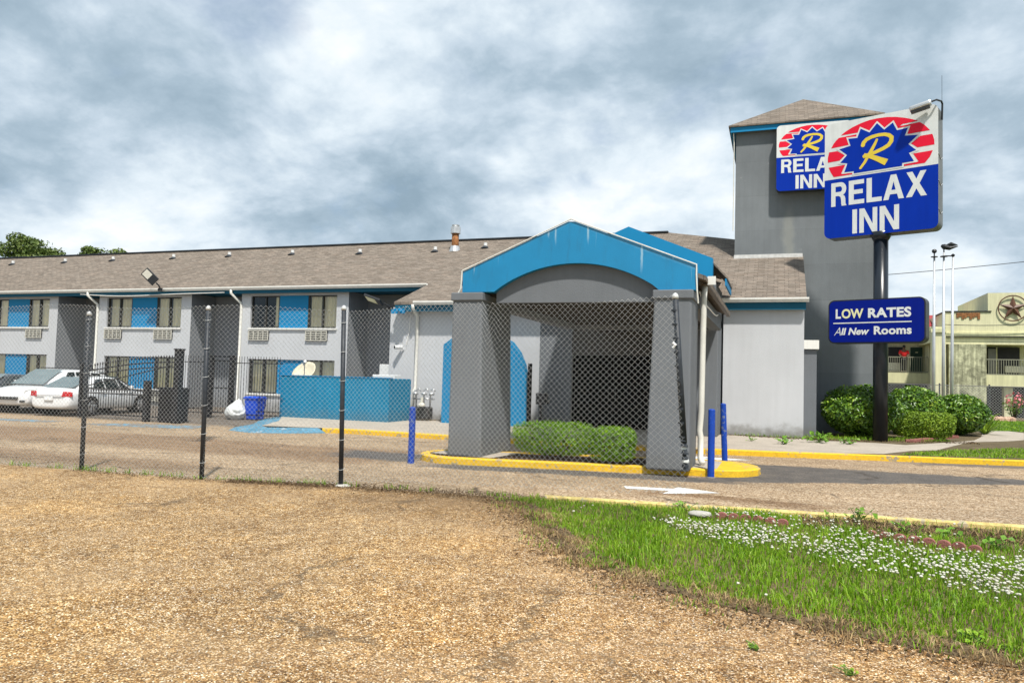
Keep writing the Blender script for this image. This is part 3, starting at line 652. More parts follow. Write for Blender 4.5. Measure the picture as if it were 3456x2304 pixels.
r = MB(); r.box((-52, rid_y-.14, rid_z-.02), (-4.2, rid_y+.14, rid_z+.045)); r.build('ridge_cap', 'dark_metal', roof)
# gutters and fascia boards
r = MB()
def gutter(mb, a, b, hgt=.13, dep=.13):
    a, b = Vector(a), Vector(b); d = (b-a).normalized(); nrm = Vector((d.y, -d.x, 0))
    prof = [(0, 0), (dep*.6, 0), (dep*.75, hgt*.45), (dep, hgt*.6), (dep, hgt), (dep-.015, hgt), (dep-.015, hgt*.65), (dep*.62, hgt*.3), (.01, .02), (0, hgt)]
    m = len(prof); vs = [a+nrm*p+Vector((0, 0, q)) for p, q in prof]+[b+nrm*p+Vector((0, 0, q)) for p, q in prof]
    mb.add(vs, [(i, m+i, m+(i+1) % m, (i+1) % m) for i in range(m)]+[tuple(range(m)), tuple(reversed(range(m, 2*m)))])
gutter(r, (-52, 24.885, 4.93), (-12.3, 24.885, 4.93)); r.build('gutter', 'white_trim', B)
r = MB(); gutter(r, (-11.95, 23.185, 4.08), (-5.0, 23.185, 4.08)); r.build('gutter', 'white_trim', B)
r = MB(); gutter(r, (-2.6, 23.185, 4.08), (.86, 23.185, 4.08)); r.build('gutter', 'white_trim', B)
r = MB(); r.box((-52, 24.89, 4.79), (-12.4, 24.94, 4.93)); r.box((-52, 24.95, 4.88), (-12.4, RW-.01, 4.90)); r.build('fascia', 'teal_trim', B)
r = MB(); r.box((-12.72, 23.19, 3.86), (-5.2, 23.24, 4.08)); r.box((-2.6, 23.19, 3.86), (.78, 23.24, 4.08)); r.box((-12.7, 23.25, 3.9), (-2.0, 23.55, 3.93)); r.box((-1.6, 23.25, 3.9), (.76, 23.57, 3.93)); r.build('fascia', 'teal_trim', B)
# projecting room bays
def bay(k):
    X0, X1 = -20.95-7.735*k, -15.83-7.735*k
    if k == 1: X0 -= .1
    wa, wb = X0+.46, X1-.54; t1, t2 = wa+(wb-wa)*.335, wa+(wb-wa)*.665
    m = MB(); wall_holes(m, X0, X1, 0, 4.86, BF, [(wa, wb, 3.40, 4.72), (wa, wb, .73, 2.12)], .14)
    fw = m.build('front_wall', 'stucco_light', B)
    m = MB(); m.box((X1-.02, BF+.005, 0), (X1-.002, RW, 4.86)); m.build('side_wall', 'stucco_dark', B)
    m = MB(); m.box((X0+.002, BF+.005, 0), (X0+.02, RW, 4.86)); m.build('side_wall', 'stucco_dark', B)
    for fl, (z0, z1) in enumerate(((3.40, 4.72), (.73, 2.12))):
        m = MB(); m.box((t1, 25.57+BO, z0+.004), (t2, 25.66+BO, z1-.004)); m.build('blue_panel', 'blue_panel', B)
        m = MB(); m.box((wa-.05, 25.43+BO, z0-.075), (wb+.05, 25.60+BO, z0-.004)); m.build('window_sill', 'white_trim', B)
        for a, b in ((wa, t1), (t2, wb)):
            f = MB(); y0, y1 = 25.58+BO, 25.65+BO; t = .05
            f.box((a+.003, y0, z0+.003), (a+t, y1, z1-.003)); f.box((b-t, y0, z0+.003), (b-.003, y1, z1-.003)); f.box((a+t, y0, z0+.003), (b-t, y1, z0+t)); f.box((a+t, y0, z1-t), (b-t, y1, z1-.003))
            mid = a+(b-a)*.5; f.box((mid-.03, y0-.01, z0+t), (mid+.03, y1, z1-t))
            win = f.build('window', 'alu_frame', B)
            p = MB(); p.quad((a+t, 25.62+BO, z0+t), (b-t, 25.62+BO, z0+t), (b-t, 25.62+BO, z1-t), (a+t, 25.62+BO, z1-t)); p.build('pane', 'window_glass', win)
            c = MB(); open_ = (k == 0 and fl == 0 and a == wa)
            spans = [(a+t+.82*(b-a-2*t), b-t)] if open_ else [(a+t+random.uniform(.0, .12), mid-random.uniform(.02, .12)), (mid+random.uniform(.0, .1), b-t-random.uniform(0, .05))]
            for s0, s1 in spans:
                nn = max(8, int((s1-s0)/.02)); ph = random.uniform(0, 6)
                top_ = [(s0+(s1-s0)*i/nn, 25.70+BO+.013*math.sin(i*1.25+ph)+.009*math.sin(i*.53), z1) for i in range(nn+1)]
                c.add([(x, y, z0+.02) for x, y, z in top_]+top_, [(i, i+1, nn+2+i, nn+1+i) for i in range(nn)])
            c.build('curtain', 'curtain', win, smooth=True)
            d = MB(); d.box((a, 25.95+BO, z0), (b, 25.97+BO, z1)); d.build('room_interior', 'room_dark', win)
        for a, b in ((wa, wa+.98), (t2+.02, t2+1.02)):
            z1_ = z0-.11; z0_ = z1_-.40
            m = MB(); m.box((a, 25.44+BO, z0_), (b, 25.52+BO, z1_)); ac = m.build('air_conditioner', 'grille_dark', B)
            m = MB()
            for q in range(5): zz = z0_+.004+q*(.40-.042)/4; m.box((a-.005, 25.415+BO, zz), (b+.005, 25.437+BO, zz+.034))
            for q in range(5): xx = a+q*(b-a-.03)/4; m.box((xx, 25.418+BO, z0_+.012), (xx+(.03 if q < 4 else .03), 25.436+BO, z1_-.012))
            m.build('grille', 'grille', ac)
for k in range(4): bay(k)
for k in range(4):
    m = MB(); a, b = -15.83-7.735*k, -13.1 if k == 0 else -20.95-7.735*(k-1)
    if k == 2: b -= .1
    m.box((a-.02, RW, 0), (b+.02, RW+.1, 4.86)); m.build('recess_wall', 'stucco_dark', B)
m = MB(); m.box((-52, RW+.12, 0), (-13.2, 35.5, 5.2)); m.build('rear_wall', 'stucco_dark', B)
# single storey front block either side of the portico
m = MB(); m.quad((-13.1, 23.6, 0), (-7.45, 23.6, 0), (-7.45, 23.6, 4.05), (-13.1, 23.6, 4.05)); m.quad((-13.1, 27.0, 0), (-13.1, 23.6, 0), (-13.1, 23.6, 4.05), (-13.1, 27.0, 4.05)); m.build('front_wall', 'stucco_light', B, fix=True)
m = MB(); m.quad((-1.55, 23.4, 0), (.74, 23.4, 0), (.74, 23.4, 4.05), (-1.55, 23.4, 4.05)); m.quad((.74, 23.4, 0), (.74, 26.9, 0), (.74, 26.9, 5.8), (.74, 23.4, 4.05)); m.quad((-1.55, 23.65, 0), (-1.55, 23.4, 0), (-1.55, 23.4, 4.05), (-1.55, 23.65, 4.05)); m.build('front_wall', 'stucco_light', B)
m = MB(); m.quad((-7.45, 23.59, 0), (-6.34, 23.59, 0), (-6.34, 23.59, 4.0), (-7.45, 23.59, 4.0)); m.quad((-3.7, 23.59, 0), (-1.56, 23.59, 0), (-1.56, 23.59, 4.0), (-3.7, 23.59, 4.0))
m.quad((-6.34, 23.59, 0), (-6.34, 25.2, 0), (-6.34, 25.2, 2.45), (-6.34, 23.59, 2.45)); m.quad((-3.7, 23.59, 0), (-3.7, 23.59, 2.45), (-3.7, 25.2, 2.45), (-3.7, 25.2, 0)); m.quad((-6.34, 23.59, 2.45), (-6.34, 25.2, 2.45), (-3.7, 25.2, 2.45), (-3.7, 23.59, 2.45))
m.build('entrance_wall', 'stucco_mid', B)
m = MB(); m.quad((-6.34, 23.59, 2.45), (-3.7, 23.59, 2.45), (-3.7, 23.59, 4.0), (-6.34, 23.59, 4.0)); m.build('entrance_lintel', 'lintel', B)
m = MB(); m.box((-6.335, 23.72, .12), (-3.705, 23.78, 2.445)); dr = m.build('entrance_door', 'shade_black', B)  # set almost flush and coloured black to stand in for the unlit interior
m = MB()
for xx in (-6.3, -5.03, -3.78): m.box((xx, 23.66, .12), (xx+.06, 23.718, 2.43))
m.box((-6.24, 23.66, 2.3), (-3.78, 23.718, 2.4)); m.build('door_frame', 'shade_black', dr)
m = MB(); m.tube([(-5.1, 23.63, 1.0), (-5.1, 23.63, 1.4)], .015); m.tube([(-4.88, 23.63, 1.0), (-4.88, 23.63, 1.4)], .015); m.build('handle', 'dark_metal', dr)
# downspouts
def spout(pts, r=.055): m = MB(); m.tube(pts, r, 8); return m.build('downspout', 'downspout_white', B, smooth=True)
for k in (0, 1):
    xr = -21.25-7.735*k-(.15 if k else 0)
    spout([(xr-.0, 24.82, 4.95), (xr, 24.82, 4.80), (xr+.28, 25.12, 4.42), (xr+.32, 25.10, 4.2), (xr+.32, 25.10, .25), (xr+.28, 24.9, .12)])
spout([(-11.98, 23.12, 4.1), (-11.98, 23.14, 3.95), (-11.98, 23.5, 3.75), (-11.98, 23.52, 1.2), (-11.98, 23.45, 1.1), (-12.05, 23.4, .15)], .06)
spout([(-1.66, 23.1, 4.1), (-1.66, 23.12, 3.9), (-1.68, 23.2, 3.55)], .07)
# little roof vents and the flue
for q in ((30, 607), (150, 602.5), (260, 598), (399, 593), (527, 588), (672, 583.5), (827, 582), (1000, 577), (1115, 568)):
    d = _f*FN+_r*(q[0]*1.46939-1728)-_u*(q[1]*1.46939-1152); tt = (RZ(0)-EYE)/(d[2]-.5*d[1]); P = np.array([0, 0, EYE])+d*tt
    m = MB(); m.tube([(P[0], P[1], P[2]-.05), (P[0], P[1], P[2]+.19)], .075, 10); o = m.build('roof_vent', 'white_plastic', B, smooth=False)
    m = MB(); m.tube([(P[0], P[1]-.02, P[2]-.08), (P[0], P[1], P[2]+.05)], [.22, .085], 10); m.build('flashing', 'dark_metal', o)
m = MB(); fx, fy = -13.05, 28.9; m.tube([(fx, fy, RZ(fy)-.1), (fx, fy, RZ(fy)+.72)], .15, 14); fl = m.build('flue_pipe', 'rust', B, smooth=True)
m = MB(); m.tube([(fx, fy, RZ(fy)+.70), (fx, fy, RZ(fy)+.98)], .215, 14); m.tube([(fx, fy, RZ(fy)+.981), (fx, fy, RZ(fy)+1.06)], [.12, .17], 14); m.build('flue_cap', 'zinc', fl, smooth=False)
m = MB(); m.tube([(fx, fy, RZ(fy)-.1), (fx, fy, RZ(fy)+.16)], [.26, .19], 14); m.build('flashing', 'zinc', fl)
# floodlights, camera, cables
def flood(x, y, z, tilt=1, s=1.0):
    m = MB(); m.tube([(x, y, z), (x, y-.1*s, z+.14*s), (x-.03, y-.22*s, z+.22*s)], .03, 8); m.box((x-.12, y-.02, z-.10), (x+.1, y+.02, z+.03)); f = m.build('floodlight', 'dark_metal', B)
    L_ = Vector((-.66, -.30, .69)).normalized(); N_ = Vector((.35, -.86, -.10)); N_ = (N_-L_*N_.dot(L_)).normalized(); W_ = N_.cross(L_)
    o_ = Vector((x-.30*s, y-.32*s, z+.50*s)); Mx = Matrix(((L_.x, W_.x, N_.x, o_.x), (L_.y, W_.y, N_.y, o_.y), (L_.z, W_.z, N_.z, o_.z), (0, 0, 0, 1)))
    m = MB(); m.box((-.36*s, -.20*s, -.035), (.32*s, .20*s, .035), M_=Mx); h_ = m.build('lamp_head', 'dark_metal', f, bev=.012)
    m = MB(); m.box((-.05*s, -.15*s, .037), (.28*s, .15*s, .044), M_=Mx); m.build('lamp_lens', 'grille', h_)
flood(-24.85, 24.68, 5.02); flood(-36.6, 24.68, 5.02)
m = MB(); m.box((-13.0, 23.1, 3.92), (-12.75, 23.14, 4.08)); m.tube([(-12.85, 23.1, 4.0), (-13.0, 22.9, 4.12)], .03, 8); f = m.build('floodlight', 'dark_metal', B)
Mx = Matrix.Translation((-13.28, 22.72, 4.22)) @ Matrix.Rotation(R_(18), 4, 'Y') @ Matrix.Rotation(R_(-24), 4, 'X')
m = MB(); m.box((-.36, -.2, -.04), (.3, .2, .04), M_=Mx); m.build('lamp_head', 'dark_metal', f, bev=.012)
m = MB(); m.box((-.31, -.16, -.048), (.1, .16, -.042), M_=Mx); m.build('lamp_lens', 'sign_cream', f)
m = MB(); m.box((-12.82, 23.1, 3.78), (-12.3, 23.18, 3.95)); m.tube([(-12.5, 23.08, 3.88), (-12.42, 23.04, 3.90)], .07, 12); m.build('junction_box', 'blue_panel', B)
m = MB(); m.tube([(-12.52, 23.56, 2.55), (-12.6, 23.42, 2.62), (-12.66, 23.36, 2.6)], .03, 8); m.tube([(-12.56, 23.5, 2.62), (-12.72, 23.28, 2.6)], [.07, .075], 12); cm = m.build('security_camera', 'white_plastic', B)
m = MB(); m.tube([(-12.715, 23.287, 2.6), (-12.728, 23.27, 2.598)], .05, 12); m.build('lens', 'room_dark', cm)
m = MB(); m.tube([(-12.25, 23.12, 4.02), (-12.25, 23.5, 3.95), (-12.32, 23.57, 3.2), (-12.42, 23.57, 2.7)], .015, 6); m.build('conduit', 'white_trim', B)
m = MB(); m.tube([(-29.6+8.0*t, 24.86-.02, 4.86-.10*math.sin(math.pi*t)-.03*math.sin(7*t)) for t in np.linspace(0, 1, 24)], .018, 6); m.build('cable', 'white_trim', B)
m = MB(); m.box((-13.55, 23.72, .35), (-13.12, 23.95, 2.0)); m.build('utility_box', 'white_plastic', B, bev=.01)
# the tower
tw = MB(); tw.box((-1.44, 26.9, -.05), (3.02, 31.4, 10.62)); T = tw.build('tower', 'stucco_tower', B)
m = MB(); m.box((-1.62, 26.68, 10.44), (3.2, 26.73, 10.66)); m.box((-1.62, 26.735, 10.44), (-1.57, 31.6, 10.66)); m.box((3.15, 26.735, 10.44), (3.2, 31.6, 10.66)); m.box((-1.565, 26.735, 10.60), (3.145, 31.6, 10.63)); m.build('tower_fascia', 'blue_panel', T)
m = MB(); a0 = [(-1.68, 26.62, 10.67), (3.26, 26.62, 10.67), (3.26, 31.66, 10.67), (-1.68, 31.66, 10.67)]; ap = (.82, 29.1, 12.28)
m.add(a0+[ap], [(0, 1, 4), (1, 2, 4), (2, 3, 4), (3, 0, 4)]); m.add(a0+[(x, y, z-.05) for x, y, z in a0], [(0, 4, 5, 1), (1, 5, 6, 2), (2, 6, 7, 3), (3, 7, 4, 0), (4, 7, 6, 5)]); m.build('tower_roof', 'shingles', T)
m = MB(); m.tube([(-1.52, 26.80, 10.45), (-1.50, 26.84, 10.1), (-1.50, 26.86, 7.0)], .018, 6); m.build('tower_downspout', 'downspout_white', T)
m = MB(); m.prism([(26.8, RZ(26.8)-.0), (26.89, RZ(26.88)), (26.89, RZ(26.88)+.10), (26.86, RZ(26.88)+.10)], (-1.46, 0, 0), (0, 1, 0), (0, 0, 1), (2.24, 0, 0)); m.build('flashing', 'flash_grey', B)
# small grey pier with a white cap between the front block and the tower
m = MB(); m.box((.75, 24.1, 0), (1.12, 26.89, 2.75)); pr_ = m.build('pier', 'stucco_mid', B)
m = MB(); m.box((.745, 24.02, 2.751), (1.18, 26.88, 3.02)); m.build('pier_cap', 'white_trim', pr_)

# ---------------------------------------------------------------- the entrance portico
P = empty('entrance_portico', (-3.6, 13.4, .12), 'drive-through portico with blue arched gable on grey columns', 'portico')
PY = 13.2
prof = [(-5.76, 3.25), (-5.76, 3.65), (-3.61, 4.56), (-1.34, 3.66), (-1.34, 3.22), (-1.97, 3.22)]
arch = [(-1.97+(-3.13)*k/24, 3.255+.505*math.sin(math.pi*k/24)**.8 if 0 < k < 24 else 3.255) for k in range(25)]
cx_, hw_, rise = -3.535, 1.565, .505
Rr = (hw_**2+rise**2)/(2*rise); arch = []
for k in range(25):
    a = hw_-2*hw_*k/24; arch.append((cx_+a, 3.255+math.sqrt(Rr*Rr-a*a)-(Rr-rise)))
m = MB()
out = [(-1.34, 3.22), (-1.34, 3.66)] + [(-1.34+(-2.27)*k/10, 3.66+.90*k/10) for k in range(1, 11)] + [(-3.61-2.15*k/10, 4.56-.91*k/10) for k in range(1, 11)] + [(-5.76, 3.25)]
A = []   # strip between outline and arch, matched by count
m2 = [(-1.34, 3.235), (-1.97, 3.235)]
def upz(x): return 3.66+.90*(-1.34-x)/2.27 if x > -3.61 else 4.56-.91*(-3.61-x)/2.15
xs = [-1.34]+[p[0] for p in arch]+[-5.76]
lo_ = [3.235]+[p[1] for p in arch]+[3.25]
lo_[1] = 3.235; lo_[-2] = 3.25
V = []; F = []; n = len(xs)
for yy in (PY-.04, PY+.26):
    V += [(x, yy, z) for x, z in zip(xs, lo_)]+[(x, yy, upz(x)) for x in xs]
for i in range(n-1):
    F += [(i, n+i, n+i+1, i+1), (2*n+i, 2*n+i+1, 3*n+i+1, 3*n+i), (i, i+1, 2*n+i+1, 2*n+i), (n+i, 3*n+i, 3*n+i+1, n+i+1)]
F += [(0, 2*n, 3*n, n), (n-1, 2*n-1, 4*n-1, 3*n-1)]
m.add(V, F); fa = m.build('gable_fascia', 'fascia_blue', P, fix=True)
m = MB(); m.tube([(-1.30, PY-.02, 3.0), (-1.32, PY-.05, 3.22), (-1.335, PY-.055, 3.50), (-1.335, PY-.055, 3.675), (-3.61, PY-.055, 4.58), (-5.77, PY-.055, 3.665), (-5.785, PY-.055, 3.32), (-5.83, PY-.06, 3.24)], .014, 6); m.build('coping_trim', 'downspout_white', fa)
m = MB()
lz = 3.05; ax = [p[0] for p in arch]; V = []; F = []; k = len(arch)
for yy in (PY+.10, PY+.24):
    V += [(x, yy, lz) for x, _ in arch]+[(x, yy, z+.03) for x, z in arch]
for i in range(k-1): F += [(i, k+i, k+i+1, i+1), (2*k+i, 2*k+i+1, 3*k+i+1, 3*k+i), (i, i+1, 2*k+i+1, 2*k+i)]
m.add(V, F); m.build('tympanum', 'stucco_mid', P, fix=True)
def column(X0, X1t, X1b, left):
    m = MB(); y0, y1 = 13.1, (14.75 if left else 14.2)
    xa, xb = (X0, X1t) if left else (X1t, X0)
    xab, xbb = (X0, X1b) if left else (X1b, X0)
    z0, z1 = .10, 3.16
    vs = [(xab, y0-.03, z0), (xbb, y0-.03, z0), (xbb, y1, z0), (xab, y1, z0), (xa, y0, z1), (xb, y0, z1), (xb, y1, z1), (xa, y1, z1)]
    m.add(vs, [(0, 3, 2, 1), (4, 5, 6, 7), (0, 1, 5, 4), (1, 2, 6, 5), (2, 3, 7, 6), (3, 0, 4, 7)])
    c = m.build('column', 'stucco_mid', P, bev=.035)
    m = MB(); m.box((xa-.025, y0-.035, 3.075), (xb+.025, y1+.03, 3.235)); m.build('column_cap', 'stucco_mid', c, bev=.02)
column(-5.93, -5.32, -5.23, True); column(-1.40, -2.05, -2.15, False)
for xb_ in (-5.72, -1.72):
    m = MB(); m.box((xb_, 14.76, 3.06), (xb_+.30, 20.5, 3.42)); m.build('side_beam', 'stucco_mid', P)
m = MB(); m.box((-5.41, 13.47, 3.20), (-1.73, 23.55, 3.26)); m.build('ceiling', 'soffit_dark', P)
m = MB(); m.box((-2.45, 22.0, .12), (-1.60, 23.39, 3.55)); m.build('rear_pier', 'stucco_mid', P, bev=.02)
m = MB(); m.box((-5.40, 20.52, 3.06), (-1.46, 20.8, 3.19)); m.build('rear_beam', 'stucco_mid', P)
# roof planes between the two gables, and the rear gable
m = MB()
for sgn, xe, ze in ((1, -1.20, 3.52), (-1, -5.92, 3.50)):
    a, b = Vector((-3.61, PY+.27, 4.42)), Vector((xe, PY+.27, ze)); c_, d_ = Vector((xe, 20.7, ze)), Vector((-3.61, 20.7, 4.42))
    q = [a, b, c_, d_]
    m.add(q+[p-Vector((0, 0, .08)) for p in q], [(0, 1, 2, 3), (7, 6, 5, 4), (0, 4, 5, 1), (1, 5, 6, 2), (2, 6, 7, 3), (3, 7, 4, 0)])
m.build('portico_roof', 'shingles', P, fix=True)
m = MB(); gz = [(-1.67, 4.30), (-1.67, 5.02), (-3.98, 5.98), (-6.3, 5.02), (-6.3, 4.30)]
m.prism(gz, (0, 20.62, 0), (1, 0, 0), (0, 0, 1), (0, .28, 0)); rg = m.build('rear_gable', 'blue_panel', P, fix=True)
m = MB(); m.prism([(-1.70, 4.34), (-1.70, 3.3), (-6.25, 3.3), (-6.25, 4.34)][::-1], (0, 20.70, 0), (1, 0, 0), (0, 0, 1), (0, .2, 0)); m.build('rear_wall', 'stucco_mid', P, fix=True)
m = MB(); a = [(-1.66, 20.91, 4.94), (-1.30, 20.91, 4.55), (-1.30, 23.3, 4.55), (-1.66, 23.3, 4.94)]
m.add(a+[(x, y, z-.06) for x, y, z in a], [(0, 1, 2, 3), (7, 6, 5, 4), (0, 4, 5, 1), (1, 5, 6, 2), (2, 6, 7, 3), (3, 7, 4, 0)])
a = [(-3.98, 20.91, 5.9), (-1.68, 20.91, 4.95), (-1.68, 24.5, 4.95), (-3.98, 26.2, 5.9)]; m.add(a, [(0, 1, 2, 3)]); a = [(-3.98, 20.91, 5.9), (-3.98, 26.2, 5.9), (-6.28, 24.5, 4.95), (-6.28, 20.91, 4.95)]; m.add(a, [(0, 1, 2, 3)])
m.build('link_roof', 'shingles', P)
m = MB(); m.box((-1.36, 20.92, 4.30), (-1.32, 23.2, 4.50)); m.build('fascia', 'blue_panel', P)
m = MB(); m.box((-1.66, 20.91, 3.3), (-1.60, 23.38, 4.40)); m.build('side_wall', 'stucco_mid', P)
m = MB(); gutter(m, (-1.205, 20.6, 3.42), (-1.205, 13.9, 3.42), .14, .13)
m2 = MB()
g2 = m.build('gutter', 'gutter_brown', P)
m = MB(); m.box((-1.21, 13.88, 3.415), (-1.065, 13.9, 3.57)); m.build('gutter_end', 'white_trim', g2)
m = MB(); m.tube([(-1.28, 14.1, 3.42), (-1.29, 14.1, 3.2), (-1.31, 14.13, 1.1), (-1.335, 14.13, .75), (-1.31, 14.12, .62), (-1.31, 14.12, .24), (-1.26, 14.0, .17)], .055, 8); m.build('downspout', 'downspout_white', P, smooth=True)
m = MB(); m.tube([(-1.36, 14.0+4.6*t, 3.30-.12*math.sin(math.pi*t)**.8-.02*math.sin(9*t)) for t in np.linspace(0, 1, 18)], .014, 6); m.build('cable', 'white_trim', P)
# blue arched screen beside the entrance
m = MB()
o_ = [(-10.28, .12), (-10.28, 2.66), (-10.0, 2.86), (-9.2, 2.95), (-8.3, 2.93), (-7.95, 2.78), (-7.68, 2.45), (-7.5, 2.05), (-7.42, 1.7), (-7.38, .12)]
i_ = [(-9.83, .12), (-9.83, 2.3), (-9.6, 2.42), (-9.2, 2.46), (-8.5, 2.44), (-8.3, 2.3), (-8.15, 2.05), (-8.0, 1.8), (-7.95, 1.5), (-7.92, .12)]
m.band(o_, i_, (0, 22.1, 0), (1, 0, 0), (0, 0, 1), (0, .32, 0))
sc_ = tag(m.build('archway', 'blue_paint', None, fix=True), 'bright blue arched screen seen behind the left portico column', 'archway')
m = MB(); m.box((-7.365, 22.15, .12), (-7.30, 22.38, 2.1)); m.build('edge_shade', 'shade_black', sc_)  # black strip that paints the shade on the screen's right end face
m = MB(); m.box((-9.84, 22.40, .12), (-7.9, 22.43, 2.45)); m.build('door', 'far_dark', sc_)
m = MB(); m.tube([(-6.75, 21.6, .12), (-6.75, 21.6, .85)], .06, 10); m.box((-6.88, 21.5, .86), (-6.55, 21.7, 1.2)); m.tube([(-6.62, 21.6, 1.0), (-6.48, 21.6, .92)], .07, 10)
tag(m.build('pay_post', 'black_paint', None, bev=.01), 'black post with a square head left of the dark entrance', 'post')
m = MB(); m.box((-2.9, 20.9, .122), (-2.46, 21.5, .34)); m.box((-2.9, 20.9, .342), (-2.46, 21.2, .5)); tag(m.build('low_planter', 'mulch', None, bev=.01), 'low brown stepped planter beside the right portico column', 'planter')

# ---------------------------------------------------------------- bollards
def bollard(x, y, h, label, lean=0.0, z=0.0):
    m = MB(); e = empty('bollard', (x, y, z), label, 'bollard', 'blue steel bollards round the portico')
    m.tube([(x, y, z-.05), (x+lean, y, z+h)], .060, 14); m.tube([(x+lean, y, z+h+.001), (x+lean, y, z+h+.012), (x+lean, y, z+h+.02)], [.059, .05, .02], 14); m.build('post', 'bollard_blue', e, smooth=False)
    m = MB(); m.tube([(x, y, z-.02), (x, y, z+.012)], [.085, .078], 14); m.build('base_collar', 'kerb_concrete', e)
bollard(-6.30, 12.30, 1.02, 'blue bollard beside the left rounded end of the yellow island kerb')
bollard(-1.06, 13.36, 1.16, 'blue bollard standing in front of the yellow island tip, nearest the camera')
bollard(-1.0, 16.1, 1.20, 'leaning blue bollard on the drive behind the yellow island tip', -.05)

# ---------------------------------------------------------------- signs
SU = Vector((math.cos(R_(-21.7)), math.sin(R_(-21.7)), 0)); SV = Vector((0, 0, 1)); SN = Vector((SU.y, -SU.x, 0))   # SN faces the road
def zmap(q):
    """photo tracing of the sign face (sheared by perspective) to flat 0..1 face coordinates"""
    x, y = q; u = (x-80)/1307; top = 290-.2017*(x-10); top = 262-.2017*(x-150); bot = 1528-.107*(x-170)
    return u, 1-(y-top)/(bot-top)
RED = [[(280,385),(330,345),(420,290),(520,243),(620,207),(720,184),(830,170),(930,168),(1030,178),(1110,193),(1172,212),(1000,247),(900,330),(500,345)],
 [(255,412),(470,368),(470,390),(420,440),(390,485),(160,532),(190,480),(220,445)], [(135,577),(235,560),(330,605),(265,665),(120,692),(119,640)], [(130,748),(335,710),(285,812),(420,794),(420,814),(195,850),(160,805)],
 [(945,277),(1190,225),(1240,255),(1300,315),(1050,362),(1085,265),(950,295)], [(1095,465),(1195,380),(1325,357),(1345,420),(1347,475),(1165,508)], [(1118,577),(1330,540),(1300,610),(1245,680),(1012,718),(1012,702),(1178,665)]]
STAR = [(325,795),(362,695),(275,690),(358,602),(262,540),(400,497),(372,420),(480,408),(520,305),(625,345),(712,240),(795,312),(893,232),(940,318),(1062,288),(1028,378),(1172,368),(1066,472),(1152,537),(1072,570),(1128,660),(998,683),(998,715),(440,805),(440,780)]
RS = [([(548,490),(556,462),(590,425),(650,395),(730,372),(800,364),(850,372),(880,396),(876,440),(845,485),(780,525),(700,562),(640,585),(570,612)], [24,24,23,22,21,21,23,25,25,24,23,22,21,26]),
      ([(712,425),(690,470),(655,535),(610,610),(570,680),(520,745)], [14,17,20,18,17,15]), ([(560,600),(640,612),(720,638),(800,668),(822,676)], [24,26,30,38,40])]
_ro = [(.21, 1.0), (.46, 1.0)]+[(.46+.27*math.sin(t), .715+.285*math.cos(t)) for t in np.linspace(0, math.pi, 13)]+[(.21, .43)]
_ri = [(.21, .83), (.43, .83)]+[(.43+.095*math.sin(t), .715+.115*math.cos(t)) for t in np.linspace(0, math.pi, 13)]+[(.21, .60)]
GLYPH = {'I': (.22, [[(0, 0), (.22, 0), (.22, 1), (0, 1)]]),
 'N': (.78, [[(0, 0), (.2, 0), (.2, 1), (0, 1)], [(.58, 0), (.78, 0), (.78, 1), (.58, 1)], [(.2, .68), (.2, 1), (.22, 1), (.58, .33), (.58, 0), (.56, 0)]]),
 'E': (.64, [[(0, 0), (.21, 0), (.21, 1), (0, 1)], [(.21, 0), (.64, 0), (.64, .18), (.21, .18)], [(.21, .42), (.58, .42), (.58, .60), (.21, .60)], [(.21, .82), (.63, .82), (.63, 1), (.21, 1)]]),
 'L': (.60, [[(0, 0), (.21, 0), (.21, 1), (0, 1)], [(.21, 0), (.60, 0), (.60, .18), (.21, .18)]]),
 'A': (.82, [[(0, 0), (.21, 0), (.27, .21), (.325, .38), (.41, .72), (.41, 1), (.30, 1)], [(.27, .21), (.55, .21), (.495, .38), (.325, .38)], [(.55, .21), (.61, 0), (.82, 0), (.52, 1), (.41, 1), (.41, .72), (.495, .38)]]),
 'X': (.80, [[(0, 0), (.23, 0), (.40, .32), (.52, .51), (.40, .70), (.28, .51)], [(.40, .32), (.57, 0), (.80, 0), (.52, .51)], [(.40, .70), (.52, .51), (.78, 1), (.55, 1)], [(.28, .51), (.40, .70), (.25, 1), (.02, 1)]]),
 'R': (.74, [[(0, 0), (.21, 0), (.21, 1), (0, 1)]]+[[_ro[i], _ri[i], _ri[i+1], _ro[i+1]] for i in range(len(_ro)-1)]+[[(.36, .43), (.46, .43), (.58, .455), (.655, .40), (.685, .30), (.70, .08), (.74, .02), (.74, 0), (.515, 0), (.49, .08), (.48, .27), (.45, .38)]])}
WORDS = [([('R', 165, 352), ('E', 380, 565), ('L', 592, 768), ('A', 785, 1018), ('X', 1040, 1268)], .272), ([('I', 425, 481), ('N', 508, 718), ('N', 745, 965)], .022)]
